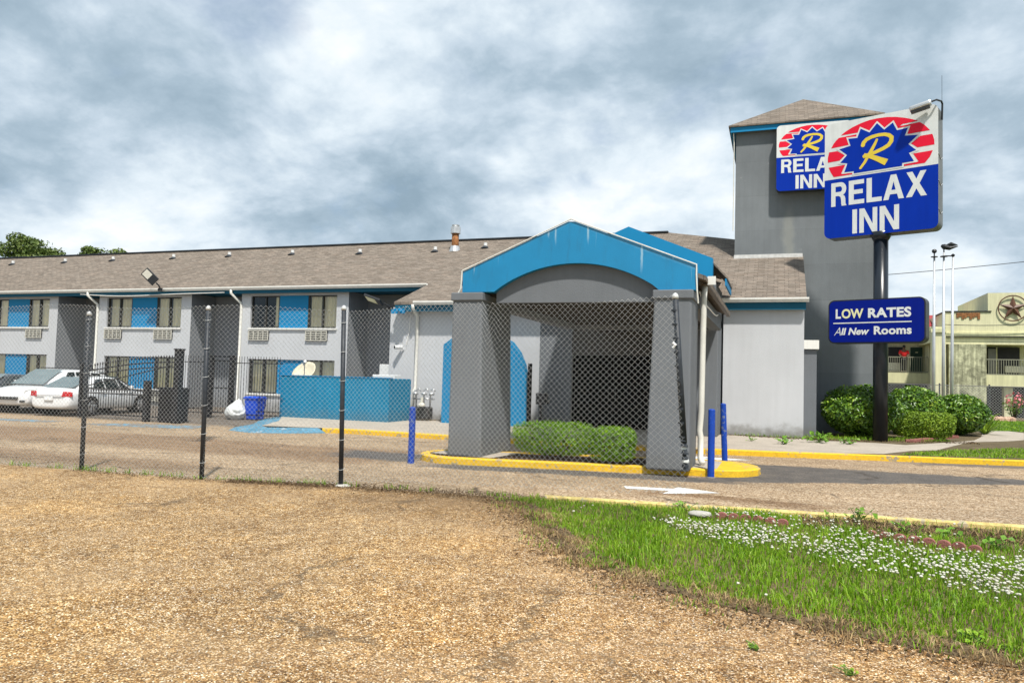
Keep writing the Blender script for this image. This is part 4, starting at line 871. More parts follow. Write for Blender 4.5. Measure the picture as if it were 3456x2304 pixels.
def sign_face(parent, O, U, V, N, wd, ht, cor):
    O = Vector(O)
    def P3(uv, lift): return O+U*(uv[0]*wd)+V*(uv[1]*ht)+N*lift
    cut = .488
    full = rounded(0, 0, wd, ht, cor)
    up = [(x, y) for x, y in full if y > ht*(1-cut)+.001]; upper = [(wd, ht*(1-cut)+.01)]+[p for p in full if p[1] > ht/2]+[(0, ht*(1-cut)+.01)]
    lower = [(0, ht*(1-cut)-.005)]+[p for p in full if p[1] < ht/2 and p[0] < wd/2]+[p for p in full if p[1] < ht/2 and p[0] > wd/2]+[(wd, ht*(1-cut)-.005)]
    m = MB(); m.poly([O+U*x+V*y+N*.004 for x, y in upper]); m.poly([O+U*(x)+V*(ht*(1-cut)+dy)+N*.005 for x, dy in ((0.0, -.006), (wd, -.006), (wd, .02), (0.0, .02))]); a = m.build('white_panel', 'sign_white', parent)
    m = MB(); m.poly([O+U*x+V*y+N*.004 for x, y in lower]); b = m.build('blue_panel', 'sign_blue', parent)
    # emblem
    m = MB()
    for pl in RED: m.poly([P3(zmap(q), .008) for q in pl], 1)
    c0 = np.mean([zmap(q) for q in STAR], axis=0)
    st = [np.array(zmap(q)) for q in STAR]; c0 = np.array([.49, .70])
    grow = []
    nS = len(st); sg = np.array([wd, ht])
    area = sum(st[i][0]*st[(i+1) % nS][1]-st[(i+1) % nS][0]*st[i][1] for i in range(nS)); si = 1 if area > 0 else -1
    for i in range(nS):
        p, q, r2 = st[i-1]*sg, st[i]*sg, st[(i+1) % nS]*sg
        d1 = (q-p)/np.linalg.norm(q-p); d2 = (r2-q)/np.linalg.norm(r2-q); n1 = np.array([d1[1], -d1[0]])*si; n2 = np.array([d2[1], -d2[0]])*si
        b_ = n1+n2; l_ = np.linalg.norm(b_); off = b_/l_*min(.042*wd/3.0/(max(.35, l_/2)), .10*wd/3.0) if l_ > 1e-6 else n1*.04
        grow.append((q+off)/sg)
    m.poly([P3(q, .012) for q in grow], 0); m.poly([P3(q, .016) for q in st], 2)
    for li, (pts, hw) in enumerate(RS):
        pp = [np.array(zmap(q))*sg for q in pts]; k = 1/1307*wd; L = []; Rg = []
        for i, q in enumerate(pp):
            d = pp[min(i+1, len(pp)-1)]-pp[max(i-1, 0)]; d = d/np.linalg.norm(d); nn = np.array([-d[1], d[0]])*hw[i]*k
            L.append(q+nn); Rg.append(q-nn)
        lift = .020+.002*li
        if li < 2:
            e0 = [pp[0]+np.array([math.cos(t), math.sin(t)])*hw[0]*k for t in np.linspace(0, 2*math.pi, 12, endpoint=False)]; m.poly([O+U*float(x)+V*float(y)+N*(lift+.0007) for x, y in e0], 3)
            e0 = [pp[-1]+np.array([math.cos(t), math.sin(t)])*hw[-1]*k for t in np.linspace(0, 2*math.pi, 12, endpoint=False)]; m.poly([O+U*float(x)+V*float(y)+N*(lift+.0011) for x, y in e0], 3)
        for i in range(len(pp)-1):
            m.poly([O+U*float(x)+V*float(y)+N*lift for x, y in (L[i], L[i+1], Rg[i+1], Rg[i])], 3)
    m.build('emblem', ['sign_white', 'sign_red', 'sign_blue', 'sign_yellow'], a)
    m = MB()
    for word, y0 in WORDS:
        for ch, xa, xb in word:
            for pl in GLYPH[ch][1]: m.poly([O+U*(((xa-80)+(xb-xa)*px_/GLYPH[ch][0])/1307*wd)+V*((y0+.205*py_)*ht)+N*.008 for px_, py_ in pl])
    m.build('lettering', 'sign_white', b)
def cabinet(mb, O, U, V, N, wd, ht, dep, cor, mi=0):
    mb.prism(rounded(0, 0, wd, ht, cor), Vector(O)-N*dep, U, V, N*dep, mi)
PS = empty('pole_sign', (2.82, 23.85, .11), 'tall blue and white roadside sign on a dark pole among the bushes', 'sign')
m = MB(); m.tube([(2.82, 23.85, .0), (2.84, 24.0, 6.2)], .20, 24); m.tube([(2.84, 24.0, 5.95), (2.84, 24.0, 6.19)], [.2, .34], 24); pl = m.build('pole', 'pole_paint', PS, smooth=True)
pc = Vector((2.85, 24.0, 0))
O1 = pc+SN*.27-SU*1.54+SV*6.12; W1, H1 = 3.08, 3.52
m = MB(); cabinet(m, O1-SV*.0, SU, SV, SN, W1, H1, .54, .18); cab = m.build('cabinet', 'sign_case', PS, fix=True)
m = MB(); m.prism(rounded(.0, .0, W1, H1, .18), O1-SN*.0, SU, SV, SN*.003); m.build('face_rim', 'sign_edge', cab)
m = MB()
for zz in (.55, 1.35, 2.1): m.tube([O1+SU*(W1+.006)+SV*zz-SN*.02, O1+SU*(W1+.006)+SV*(zz-.10)-SN*.3, O1+SU*(W1+.006)+SV*zz-SN*.52], .010, 5)
m.build('seam', 'zinc', cab)
sign_face(PS, O1+SN*.004, SU, SV, SN, W1, H1, .18)
m = MB(); a = O1+SU*(W1-.12)+SV*(H1+.06)-SN*.25
m.tube([O1+SU*(W1+.03)+SV*(H1-.4)-SN*.3, a+SU*.17+SV*-.02, a+SU*.17+SV*.02+SN*.12, a+SU*.10+SN*.38, a-SU*.03-SV*.05+SN*.44], .026, 8); m.tube([a+SU*.16+SV*.0, a+SU*.16+SV*.8], .005, 5); arm = m.build('lamp_arm', 'dark_metal', PS)
d = (-SU*.95+SN*.14-SV*.22).normalized(); c0 = a-SU*.01-SV*.07+SN*.44; sd = d.cross(SV).normalized(); upv = sd.cross(d)
m = MB(); MM = Matrix((( d.x, sd.x, upv.x, c0.x), (d.y, sd.y, upv.y, c0.y), (d.z, sd.z, upv.z, c0.z), (0, 0, 0, 1)))
m.box((0, -.12, -.075), (.56, .12, .075), M_=MM); m.build('lamp_head', 'zinc', arm, bev=.05)
m = MB(); m.box((.06, -.10, -.115), (.54, .10, -.077), M_=MM); m.build('lamp_lens', 'dark_metal', arm)
O2 = pc+SN*.34-SU*1.38+SV*2.93; W2, H2 = 2.62, 1.29
m = MB(); cabinet(m, O2, SU, SV, SN, W2, H2, .42, .17); rb = m.build('reader_board', 'black_paint', PS, fix=True)
m = MB(); m.prism(rounded(.035, .035, W2-.035, H2-.035, .145), O2, SU, SV, SN*.008); m.build('board_face', 'sign_navy', rb)
m = MB(); o3 = O2+SN*.010
put_text(m, 'L', o3, SU, SV, SN, .215, .365, .735, 1.02, .04, .003); put_text(m, 'RATES', o3, SU, SV, SN, 1.12, 2.26, .735, 1.02, .04, .003, spacing=1.05)
m.poly([o3+SU*x+SV*y+SN*.003 for x, y in ((.15, .585), (2.27, .585), (2.27, .615), (.15, .615))])
put_text(m, 'A', o3, SU, SV, SN, .17, .36, .24, .475, -.012, .003, shear=.35); put_text(m, 'll New', o3, SU, SV, SN, .37, 1.16, .245, .455, .035, .003, shear=.22); put_text(m, 'Rooms', o3, SU, SV, SN, 1.28, 2.27, .245, .49, .035, .003, spacing=1.04)
m.build('lettering', 'sign_white', rb)
m = MB(); put_text(m, 'OW', o3, SU, SV, SN, .385, .995, .735, 1.02, .03, .003); m.build('lettering', 'sign_cream', rb)
WS = empty('wall_sign', (1.2, 26.6, 8.2), 'square blue and white sign mounted on the grey tower wall', 'sign')
U0, N0 = Vector((1, 0, 0)), Vector((0, -1, 0)); O4 = Vector((-.085, 26.50, 8.22)); W4, H4 = 2.32, 2.26
m = MB(); cabinet(m, O4, U0, SV, N0, W4, H4, .30, .13); wc = m.build('cabinet', 'sign_edge', WS, fix=True)
m = MB()
for xx in (.4, 1.7): m.box((O4.x+xx, 26.801, O4.z+.5), (O4.x+xx+.1, 26.899, O4.z+1.8))
m.build('bracket', 'dark_metal', WS)
sign_face(WS, O4+N0*.004, U0, SV, N0, W4, H4, .13)

# ---------------------------------------------------------------- chain link fence
CL = empty('chain_link_fence', (-8, 9.0, 0), 'tall galvanised chain link fence with dark posts across the lot edge', 'fence')
fx_ = np.array([p[0] for p in FENCE]); fy_ = np.array([p[1] for p in FENCE])
def fence_y(x): return np.interp(x, fx_, fy_)
P4 = at(1550, 688, Z=2.53); PX4, PY4, PZ4 = float(P4[0]), float(P4[1]), 2.53
B4 = at(1574, 1076, Y=PY4); LEAN = (float(B4[0])-PX4)*PZ4/(PZ4-float(B4[2]))
a_ = .0362; ztop = 2.52; nk = int(ztop/a_)+1
MP = [(-15.0, 8.30), (-11.74, 8.57), (-10.12, 8.69), (-7.96, 8.86), (-5.93, 9.36), (PX4, PY4)]      # the last bay is pulled forward, its loose end post hanging clear of the ground
mx_ = np.array([p[0] for p in MP]); my_ = np.array([p[1] for p in MP])
xe = PX4; nw = int((xe+13.6)/a_)
ks = np.arange(nk+1)
VV = []; FF = []; base = 0; ns = 3; rad = .0023
for i in range(nw):
    x0 = xe-(i+1)*a_
    zb = .36*min(1, max(0, (x0+5.93)/(xe+5.93)))**.8
    kk = ks[ks*a_ >= zb]
    x = x0 + ((kk+i) % 2)*a_
    z = .02+kk*a_
    x = x+.004*np.sin(z*2.1+i*.05)
    bulge = .035*np.sin(x*1.3+.6)*np.sin(z*1.2)+.02*np.sin(x*4.1+z*2.0)
    sag = -.03*np.sin(x*1.9)*(z/ztop)
    y = np.interp(x, mx_, my_)+bulge*np.clip((2.6-z)*1.0, .0, 1)+ (((kk+i) % 2)*2-1)*.004
    if xe-x.mean() < 1.0: x = x+LEAN*(1-z/PZ4)*(1-(xe-x.mean()))
    # a stretch that somebody has pushed and pulled out of shape
    t = np.exp(-((x+3.55)/.22)**2)*np.clip((z-1.2)/.9, 0, 1)
    x = x+.022*t*np.sin(z*9.0); z2 = z+sag-.02*t*np.sin(x*30)
    Pn = np.stack([x, y, z2], 1)
    T = np.gradient(Pn, axis=0); T /= np.linalg.norm(T, axis=1, keepdims=True)
    A1 = np.cross(T, [0, 1, 0]); A1 /= np.linalg.norm(A1, axis=1, keepdims=True); A2 = np.cross(T, A1)
    ring = np.stack([Pn+(A1*math.cos(q)+A2*math.sin(q))*rad for q in np.arange(ns)*2*math.pi/ns], 1).reshape(-1, 3)
    VV.append(ring); nn = len(Pn); k = np.arange(nn-1)[:, None]*ns+base
    for q in range(ns): FF.append(np.concatenate([k+q, k+(q+1) % ns, k+ns+(q+1) % ns, k+ns+q], 1))
    base += nn*ns
cm = np_mesh('wire_mesh', np.concatenate(VV)-np.array([-8, 9.0, 0]), [np.concatenate(FF)], 'galvanised', CL, smooth=True)
def fpost(pb, ptop, r, name='post'):
    m = MB(); m.tube([pb, ptop], r, 14); o = m.build(name, 'fence_post', CL, smooth=True)
    pt = Vector(ptop); m = MB(); m.lathe([(r*1.10, -.02), (r*1.1, .01), (r*.9, .03), (r*.5, .045), (.004, .05)], pt, 14); m.build('post_cap', 'galvanised', o, smooth=True)
    return o
def at_y(q, Y): p = at(q[0], q[1], Y=Y); return (float(p[0]), float(p[1]), float(p[2]))
for (xb, yb), (xt, yt) in (((187, 1080), (205, 722)), ((463, 1101), (479, 709)), ((783, 1118), (790, 709))):
    pb = at(xb, yb, Z=0); Y = pb[1]+.045; pt = at(xt, yt, Y=Y); X0 = at(xb, yb, Y=Y)[0]
    o = fpost((X0, Y, -.1), (pt[0], Y, pt[2]), .034)
    m = MB()
    for zz in np.arange(.25, 2.4, .42):
        f = zz/pt[2]; xx = X0+(pt[0]-X0)*f; m.tube([(xx+.044*math.cos(t), Y+.044*math.sin(t), zz+.012*math.sin(t)) for t in np.linspace(0, 6.28, 13)], .003, 4, False)
    m.build('tie_wire', 'galvanised', o)
def e4(z): return PX4+LEAN*(1-z/PZ4)
Y = PY4+.03; zb4 = float(B4[2])
o = fpost((e4(zb4+.28), Y, zb4+.28), (PX4, Y, PZ4+.03), .034)
m = MB()
for zz in np.arange(zb4+.34, 2.5, .155): m.tube([(e4(zz)-.010, Y, zz-.010), (e4(zz)-.010, Y, zz+.010)], .040, 12)
m.build('tension_band', 'fence_post', o)
m = MB(); zz = PZ4*.80; m.tube([(e4(zz)-.05, Y-.05, zz-.03), (e4(zz)-.02, Y-.055, zz), (e4(zz)-.05, Y-.05, zz+.025)], .016, 8); m.build('clamp', 'white_plastic', o)
m = MB()
for k in range(12):
    zz = zb4+.30*k/11; q = .034+.010*math.sin(k*2.3); m.tube([(e4(zz)+.006*math.cos(k*1.9), Y+.005*math.sin(k*2.7), zz-.010), (e4(zz)+.006*math.cos(k*1.9+.8), Y, zz+.016)], [q, q*.86], 9, mi=1 if k in (3, 8) else 0)
m.build('torn_wrap', ['fence_post', 'plastic_bag'], o)
m = MB(); pz = at(783, 1118, Z=0); m.lathe([(.10, -.02), (.11, .012), (.08, .03), (.04, .035)], (pz[0], pz[1]+.05, 0), 14); tag(m.build('post_footing', 'stone', None), 'pale concrete footing at the foot of the middle dark fence post', 'footing')

# ---------------------------------------------------------------- black iron fence and gate
def rod(m, a, b, r=.011): m.tube([a, b], r, 5)
IG = empty('iron_gate', (-18.6, 17.5, 0), 'black wrought iron swing gate with ring row in front of the sedan', 'gate')
gy = 17.5
gx0, gx1, gx2 = float(at(183, 955, Y=gy)[0]), float(at(336, 960, Y=gy)[0]), float(at(405, 960, Y=gy)[0])
def gz(y): return float(at(300, y, Y=gy)[2])
def arcz(x): t = (x-gx0)/(gx2-gx0); return 1.55+.38*math.sin(min(1, t*1.05)*math.pi/2)
m = MB(); m.box((gx0-.05, gy-.05, .03), (gx0+.05, gy+.05, 1.72)); m.build('hinge_post', 'black_paint', IG)
m = MB(); m.box((gx1-.08, gy-.10, .0), (gx1+.08, gy+.08, 1.24)); m.build('guide_post', 'black_paint', IG, bev=.015)
xs_ = np.arange(gx0+.10, gx2-.12, .105)
m = MB()
for zz in (.14, .78, .93): m.box((gx0+.055, gy-.018, zz), (gx2-.10, gy+.018, zz+.035))
pts = [(x, gy, arcz(x)-.12) for x in np.linspace(gx0+.05, gx2-.1, 14)]; m.tube(pts, .02, 6); m.tube([(x, y, z-.15) for x, y, z in pts], .018, 6); m.tube([(gx0+.1, gy-.03, .98), (gx2-.2, gy-.03, 1.72)], .016, 6)
m.build('gate_rail', 'black_paint', IG)
for x in xs_:
    m = MB(); rod(m, (x, gy, .12), (x, gy, arcz(x)), .011); m.tube([(x, gy, arcz(x)), (x, gy, arcz(x)+.05), (x, gy, arcz(x)+.10)], [.012, .026, .002], 6); m.build('picket', 'black_paint', IG)
m = MB()
for x in xs_[:-1]:
    c = (x+.052, gy, .872); m.tube([(c[0]+.040*math.cos(t), gy, c[2]+.040*math.sin(t)) for t in np.linspace(0, 6.2832, 11)], .008, 4, False)
m.build('ring_row', 'black_paint', IG)
m = MB(); m.box((gx2-.10, gy-.10, 0), (gx2+.10, gy+.10, 2.18)); m.box((gx2-.12, gy-.12, 2.181), (gx2+.12, gy+.12, 2.22)); tag(m.build('gate_post', 'black_paint', None, bev=.01), 'tall square black gate post at the right end of the iron gate', 'post')
m = MB(); gx3 = float(at(352, 960, Y=gy)[0]); m.box((gx3, gy+.15, 0), (gx2-.13, gy+.6, .98)); m.box((gx3-.03, gy+.12, .981), (gx2-.11, gy+.63, 1.05)); ob = tag(m.build('gate_operator', 'black_paint', None, bev=.02), 'black box of the gate motor left of the tall gate post', 'gate motor')
m = MB(); m.box((gx3+.15, gy+.135, .45), (gx3+.45, gy+.148, .75)); m.build('access_panel', 'dark_metal', ob)
IF = empty('iron_fence', (-16.6, 20.4, 0), 'black iron picket fence between the gate post and blue screen wall', 'fence')
iy = 20.4
ix = [float(at(q, 950, Y=iy)[0]) for q in (412, 480, 528, 575, 645)]
for a, b in ((ix[0], ix[1]-.06), (ix[2]+.08, ix[4])):
    for zz in (.15, .28, 1.86):
        m = MB(); m.box((a, iy-.016, zz), (b, iy+.016, zz+.03)); m.build('fence_rail', 'black_paint', IF)
for a, b in ((ix[0], ix[1]-.06), (ix[2]+.12, ix[4]-.05)):
    for x in np.arange(a+.05, b, .11):
        m = MB(); rod(m, (x, iy, .08), (x, iy, 2.10), .0095); m.build('picket', 'black_paint', IF)
G2 = empty('pedestrian_gate', ((ix[1]+ix[2])/2, iy, 0), 'black iron walk gate between two thick square posts', 'gate')
m = MB(); m.box((ix[1]-.05, iy-.06, 0), (ix[1]+.07, iy+.06, 2.12)); m.build('gate_post', 'black_paint', G2)
m = MB(); m.box((ix[2]-.06, iy-.08, 0), (ix[2]+.07, iy+.08, 2.12)); m.build('gate_post', 'black_paint', G2)
m = MB()
for zz in (.18, 1.0, 1.92, 2.06): m.box((ix[1]+.075, iy-.02, zz), (ix[2]-.065, iy+.02, zz+.04))
m.build('gate_rail', 'black_paint', G2)
for x in np.arange(ix[1]+.14, ix[2]-.08, .105):
    m = MB(); rod(m, (x, iy, .16), (x, iy, 1.92), .010); m.build('picket', 'black_paint', G2)

# ---------------------------------------------------------------- blue screen wall and what stands round it
BW = empty('screen_wall', (-14, 21.8, 0), 'low bright blue masonry screen wall with a corner return', 'wall')
bl = at(645, 962, Z=.118); br = at(905, 973, Z=.118)
m = MB(); y_ = 21.0; xl, xr = -15.75, -11.62
m.box((xl, y_, 0), (xr, y_+.18, 1.50)); m.box((xr-.18, y_+.182, 0), (xr, y_+1.5, 1.498)); m.build('wall_face', 'blue_screen', BW, bev=.01)
m = MB(); m.box((xl-.02, y_-.02, 1.502), (xr+.02, y_+.2, 1.53)); m.build('wall_coping', 'blue_panel', BW)
SD = empty('satellite_dish', (-15.9, 22.6, 1.0), 'cream satellite dish tilted up behind the blue screen wall', 'satellite dish')
dc = Vector(at(700, 857, Y=22.4)); dd = Vector((.10, -.80, .55)).normalized(); e1 = dd.orthogonal().normalized(); e2 = dd.cross(e1)
m = MB(); V = []; F = []; nr, na = 5, 24
for i in range(nr+1):
    rr = .42*i/nr
    for j in range(na): t = 2*math.pi*j/na; V.append(dc+(e1*math.cos(t)*1.1+e2*math.sin(t)*.92)*rr+dd*(.10*(rr/.42)**2))
for i in range(nr):
    for j in range(na): F.append((i*na+j, i*na+(j+1) % na, (i+1)*na+(j+1) % na, (i+1)*na+j))
m.add(V, F); ds = m.build('reflector', 'dish_cream', SD, smooth=True); so_ = ds.modifiers.new('s', 'SOLIDIFY'); so_.thickness = .015
m = MB(); m.tube([dc-dd*.02, dc-dd*.25, (dc.x+.1, dc.y+.2, .9), (dc.x+.1, dc.y+.2, 0)], .03, 8); m.build('mast', 'zinc', SD)
m = MB(); m.tube([dc-Vector((0, 0, .34)), dc+dd*.5+Vector((.28, -.1, .05))], .016, 6); m.tube([dc+dd*.46+Vector((.24, -.1, .05)), dc+dd*.62+Vector((.36, -.1, .07))], .05, 8); m.build('feed_arm', 'white_plastic', SD)
m = MB(); m.box((-13.0, 22.3, .1), (-12.15, 22.75, 1.62)); ub = tag(m.build('utility_cabinet', 'white_plastic', None, bev=.02), 'white utility cabinet showing over the blue screen wall corner', 'cabinet')
m = MB()
for q in range(5): m.box((-12.9+q*.16, 22.285, 1.3), (-12.8+q*.16, 22.298, 1.5))
m.build('vent_slot', 'grille_dark', ub)
GM = empty('gas_meter', (-11.2, 22.9, .1), 'grey gas meter with piping beside the blue screen wall', 'gas meter')
gx, gyy = -11.25, 22.75
m = MB(); m.box((gx-.32, gyy-.18, .16), (gx+.28, gyy+.18, .58)); m.build('meter_body', 'grille_dark', GM, bev=.05)
m = MB()
for dx in (-.28, .0, .24): m.tube([(gx+dx, gyy, .58), (gx+dx, gyy, 1.12), (gx+dx+.10, gyy-.02, 1.2), (gx+dx+.18, gyy, 1.1)], .028, 8)
m.tube([(gx-.45, gyy, .85), (gx+.4, gyy, .85)], .03, 8); m.tube([(gx-.4, gyy, .05), (gx-.4, gyy, 1.05), (gx-.3, gyy, 1.16)], .03, 8); m.build('pipe', 'zinc', GM, smooth=True)
for dx in (-.3, .02, .3):
    m = MB(); m.lathe([(.02, -.05), (.10, -.04), (.11, .03), (.04, .05)], (gx+dx, gyy-.03, 1.02), 12); m.build('regulator', 'zinc', GM, smooth=True)
m = MB(); m.lathe([(.12, 0), (.13, .05), (.06, .12), (.05, .3)], (gx+.05, gyy-.25, .6), 12); m.build('dial_cover', 'grille', GM)
RB = empty('recycling_bin', (-16.75, 20.95, .02), 'bright blue plastic bin beside the white bag', 'bin')
rb0 = Vector((-16.42, 20.6, .0))
m = MB()
def frus(mb, c, a0, b0, a1, b1, z0, z1):
    mb.add([(c.x+sx*a, c.y+sy*b, z) for a, b, z in ((a0, b0, z0), (a1, b1, z1)) for sx, sy in ((-1, -1), (1, -1), (1, 1), (-1, 1))], [(0, 3, 2, 1), (4, 5, 6, 7), (0, 1, 5, 4), (1, 2, 6, 5), (2, 3, 7, 6), (3, 0, 4, 7)])
frus(m, rb0, .19, .20, .25, .25, .02, .68); m.build('bin_body', 'bin_blue', RB, bev=.02)
m = MB(); frus(m, rb0, .275, .275, .29, .29, .681, .74); m.build('bin_rim', 'bin_blue', RB, bev=.015)
m = MB(); frus(m, rb0, .27, .28, .22, .23, .741, .78); m.build('bin_lid', 'bin_blue', RB, bev=.02)
# bag
import bmesh
bm = bmesh.new(); bmesh.ops.create_icosphere(bm, subdivisions=4, radius=.36)
for v in bm.verts:
    p = v.co.copy(); d_ = p.normalized()
    q = math.sin(d_.x*7+d_.z*5+1)*math.cos(d_.y*8-d_.z*3)+.6*math.sin(d_.x*15-d_.y*11+d_.z*13)+.35*math.sin(d_.y*27+d_.z*19)
    v.co = d_*.31*(1+.085*q); v.co.x *= 1.12; v.co.z *= .92
    if d_.z > .45: t_ = (d_.z-.45)/.55; v.co.x = v.co.x*(1-.62*t_)+.14*t_; v.co.y *= 1-.62*t_; v.co.z += .14*t_
    v.co.z = max(v.co.z, -.235)
bm.to_mesh(me_ := bpy.data.meshes.new('tmp')); bpy.data.meshes.remove(me_)
me = bpy.data.meshes.new('rubbish_bag'); bm.to_mesh(me); bm.free(); me.materials.append(MATS['plastic_bag'])
for p_ in me.polygons: p_.use_smooth = True
bo = bpy.data.objects.new('rubbish_bag', me); SC.collection.objects.link(bo); bo.location = (-16.93, 20.25, .245); tag(bo, 'crumpled white plastic rubbish bag leaning by the blue bin', 'rubbish bag')

# ---------------------------------------------------------------- parked cars
def loft(mb, st, mi=0):
    """st: list of (x, [(y,z)...] half sections from bottom centre to top centre)"""
    m = len(st[0][1]); full = []
    for x, h in st:
        ring = [(x, -y, z) for y, z in h]+[(x, y, z) for y, z in reversed(h[1:-1])]; full.append(ring)
    n = len(full[0]); vs = [p for r in full for p in r]; fs = []
    for i in range(len(full)-1):
        for j in range(n): fs.append((i*n+j, i*n+(j+1) % n, (i+1)*n+(j+1) % n, (i+1)*n+j))
    fs += [tuple(reversed(range(n))), tuple((len(full)-1)*n+j for j in range(n))]
    mb.add(vs, fs, mi)
def car(name, label, x, y, rz, spec, paint):
    E_ = empty(name, (x, y, .01), label, spec['cat'], None, rz); E_.scale = (.88, .88, .88)
    m = MB(); st = []
    for (X, hw, zl, zs, zt) in spec['body']:
        zm = zl+(zs-zl)*.55
        st.append((X, [(0, zl), (hw*.82, zl), (hw*.965, zl+.09), (hw, zm), (hw*.975, zs), (hw*.86, zt-.01), (0, zt)]))
    loft(m, st); body = m.build('body', paint, E_, world=False, smooth=True, sub=2, fix=True)
    for mod in body.modifiers: pass
    # greenhouse: roof line stations (x, z of the glass foot, half width at the foot, z of roof, half width at the roof)
    gh = spec['house']; m = MB(); st = []
    for X, zb, hb, zr, hr in gh: st.append((X, [(0, zb-.12), (hb, zb-.12), (hb, zb), (hb*.5+hr*.5+.012, (zb+zr)/2), (hr, zr-.03), (hr*.85, zr), (0, zr+.015)]))
    loft(m, st); cabn = m.build('cabin', paint, E_, world=False, smooth=True, sub=1, fix=True)
    def hx(X):   # interpolated section
        for a, b in zip(gh, gh[1:]):
            if a[0] <= X <= b[0]:
                t = (X-a[0])/(b[0]-a[0]); return [a[i]+(b[i]-a[i])*t for i in range(5)]
    def side(X, t, s, out=.012):
        _, zb, hb, zr, hr = hx(X); return (X, s*(hb+(hr-hb)*t+out+.010*math.sin(math.pi*t)), zb+(zr-.03-zb)*t)
    for s in (-1, 1):
        for k, (xa, xb, ta, tb) in enumerate(spec['side']):
            m = MB(); nX = 8; rows = []
            for t_i in range(5):
                row = []
                for i in range(nX+1):
                    u_ = i/nX; lo, hi = xa[0]+(xb[0]-xa[0])*u_, xa[1]+(xb[1]-xa[1])*u_; t = ta+(tb-ta)*t_i/4
                    row.append(side(lo+(hi-lo)*t_i/4, t, s))
                rows.append(row)
            V = [p for r in rows for p in r]; F = [(j*(nX+1)+i, j*(nX+1)+i+1, (j+1)*(nX+1)+i+1, (j+1)*(nX+1)+i) for j in range(4) for i in range(nX)]
            m.add(V, F); m.build('side_window', 'car_glass', E_, world=False, smooth=True)
    for nm, (xa, za, ha), (xb, zb, hb), push in spec['screens']:
        m = MB(); d = Vector((zb-za, 0, -(xb-xa))).normalized()*push; V = []
        for i in range(7):
            for t in (0, .25, .5, .75, 1): 
                yy = -1+2*i/6; bow = .05*(1-yy*yy)*(1 if push > 0 else -1)*(1 if (zb > za) == (xb > xa) else 1)
                V.append(Vector((xa+(xb-xa)*t, yy*(ha+(hb-ha)*t), za+(zb-za)*t))+d)
        m.add(V, [(i*5+j, i*5+j+1, (i+1)*5+j+1, (i+1)*5+j) for i in range(6) for j in range(4)]); m.build(nm, 'car_screen', E_, world=False, smooth=True)
    for wx in spec['wheels']:
        for s in (-1, 1):
            r0 = spec['wr']; yy = s*(spec['hw']-.10)
            m = MB(); m.tube([(wx, s*(spec['hw']-.35), r0+.015), (wx, s*(spec['hw']+.006), r0+.015)], r0+.055, 28); m.build('wheel_arch', 'rubber', E_, world=False)
            m = MB(); m.tube([(wx, s*(spec['hw']-.22), r0), (wx, s*(spec['hw']-.20), r0), (wx, s*(spec['hw']-.0), r0), (wx, s*(spec['hw']+.02), r0)], [r0-.03, r0, r0, r0-.03], 28); ty = m.build('tyre', 'rubber', E_, world=False)
            m = MB(); m.tube([(wx, s*(spec['hw']+.015), r0), (wx, s*(spec['hw']+.028), r0)], r0*.62, 20)
            rim = m.build('rim', 'grille_dark', ty, world=False)
            m = MB()
            for q in range(5):
                a = 2*math.pi*q/5+.3; m.tube([(wx, s*(spec['hw']+.032), r0), (wx+r0*.6*math.cos(a), s*(spec['hw']+.030), r0+r0*.6*math.sin(a))], [.05, .035], 6)
            m.tube([(wx+r0*.61*math.cos(t), s*(spec['hw']+.03), r0+r0*.61*math.sin(t)) for t in np.linspace(0, 6.2832, 21)], .018, 5, False)
            m.build('spokes', 'alloy', ty, world=False)
    def patch(nm, pts, matn, th=.02): 
        m = MB(); A = [Vector(p) for p in pts]; nrm = (A[1]-A[0]).cross(A[2]-A[0]).normalized()*th; m.add([p-nrm for p in A]+[p+nrm for p in A], [tuple(reversed(range(len(A)))), tuple(range(len(A), 2*len(A)))]+[(i, (i+1) % len(A), len(A)+(i+1) % len(A), len(A)+i) for i in range(len(A))])
        return m.build(nm, matn, E_, world=False, bev=.012, fix=True)
    for nm, pts, mt in spec['bits']: patch(nm, pts, mt)
    for s in (-1, 1):
        X, zb, hb, zr, hr = hx(spec['mirror']); m = MB(); m.box((X-.05, s*(hb+.06), zb+.02), (X+.06, s*(hb+.22), zb+.16)); m.build('mirror', paint, E_, world=False, bev=.03)
        for hx_ in spec['handles']:
            m = MB(); m.box((hx_-.10, s*(spec['hw']*.985-.01), spec['hz']-.02), (hx_+.10, s*(spec['hw']*.985+.022), spec['hz']+.02)); m.build('door_handle', paint, E_, world=False, bev=.01)
        m = MB()
        for dx in spec['seams']: m.tube([(dx, s*(spec['hw']*.99), spec['z0']+.18), (dx, s*(spec['hw']*1.0), spec['hz']-.15), (dx+.02, s*(spec['hw']*.985), spec['hz']+.10)], .006, 4)
        m.build('door_seam', 'grille_dark', E_, world=False)
    return E_
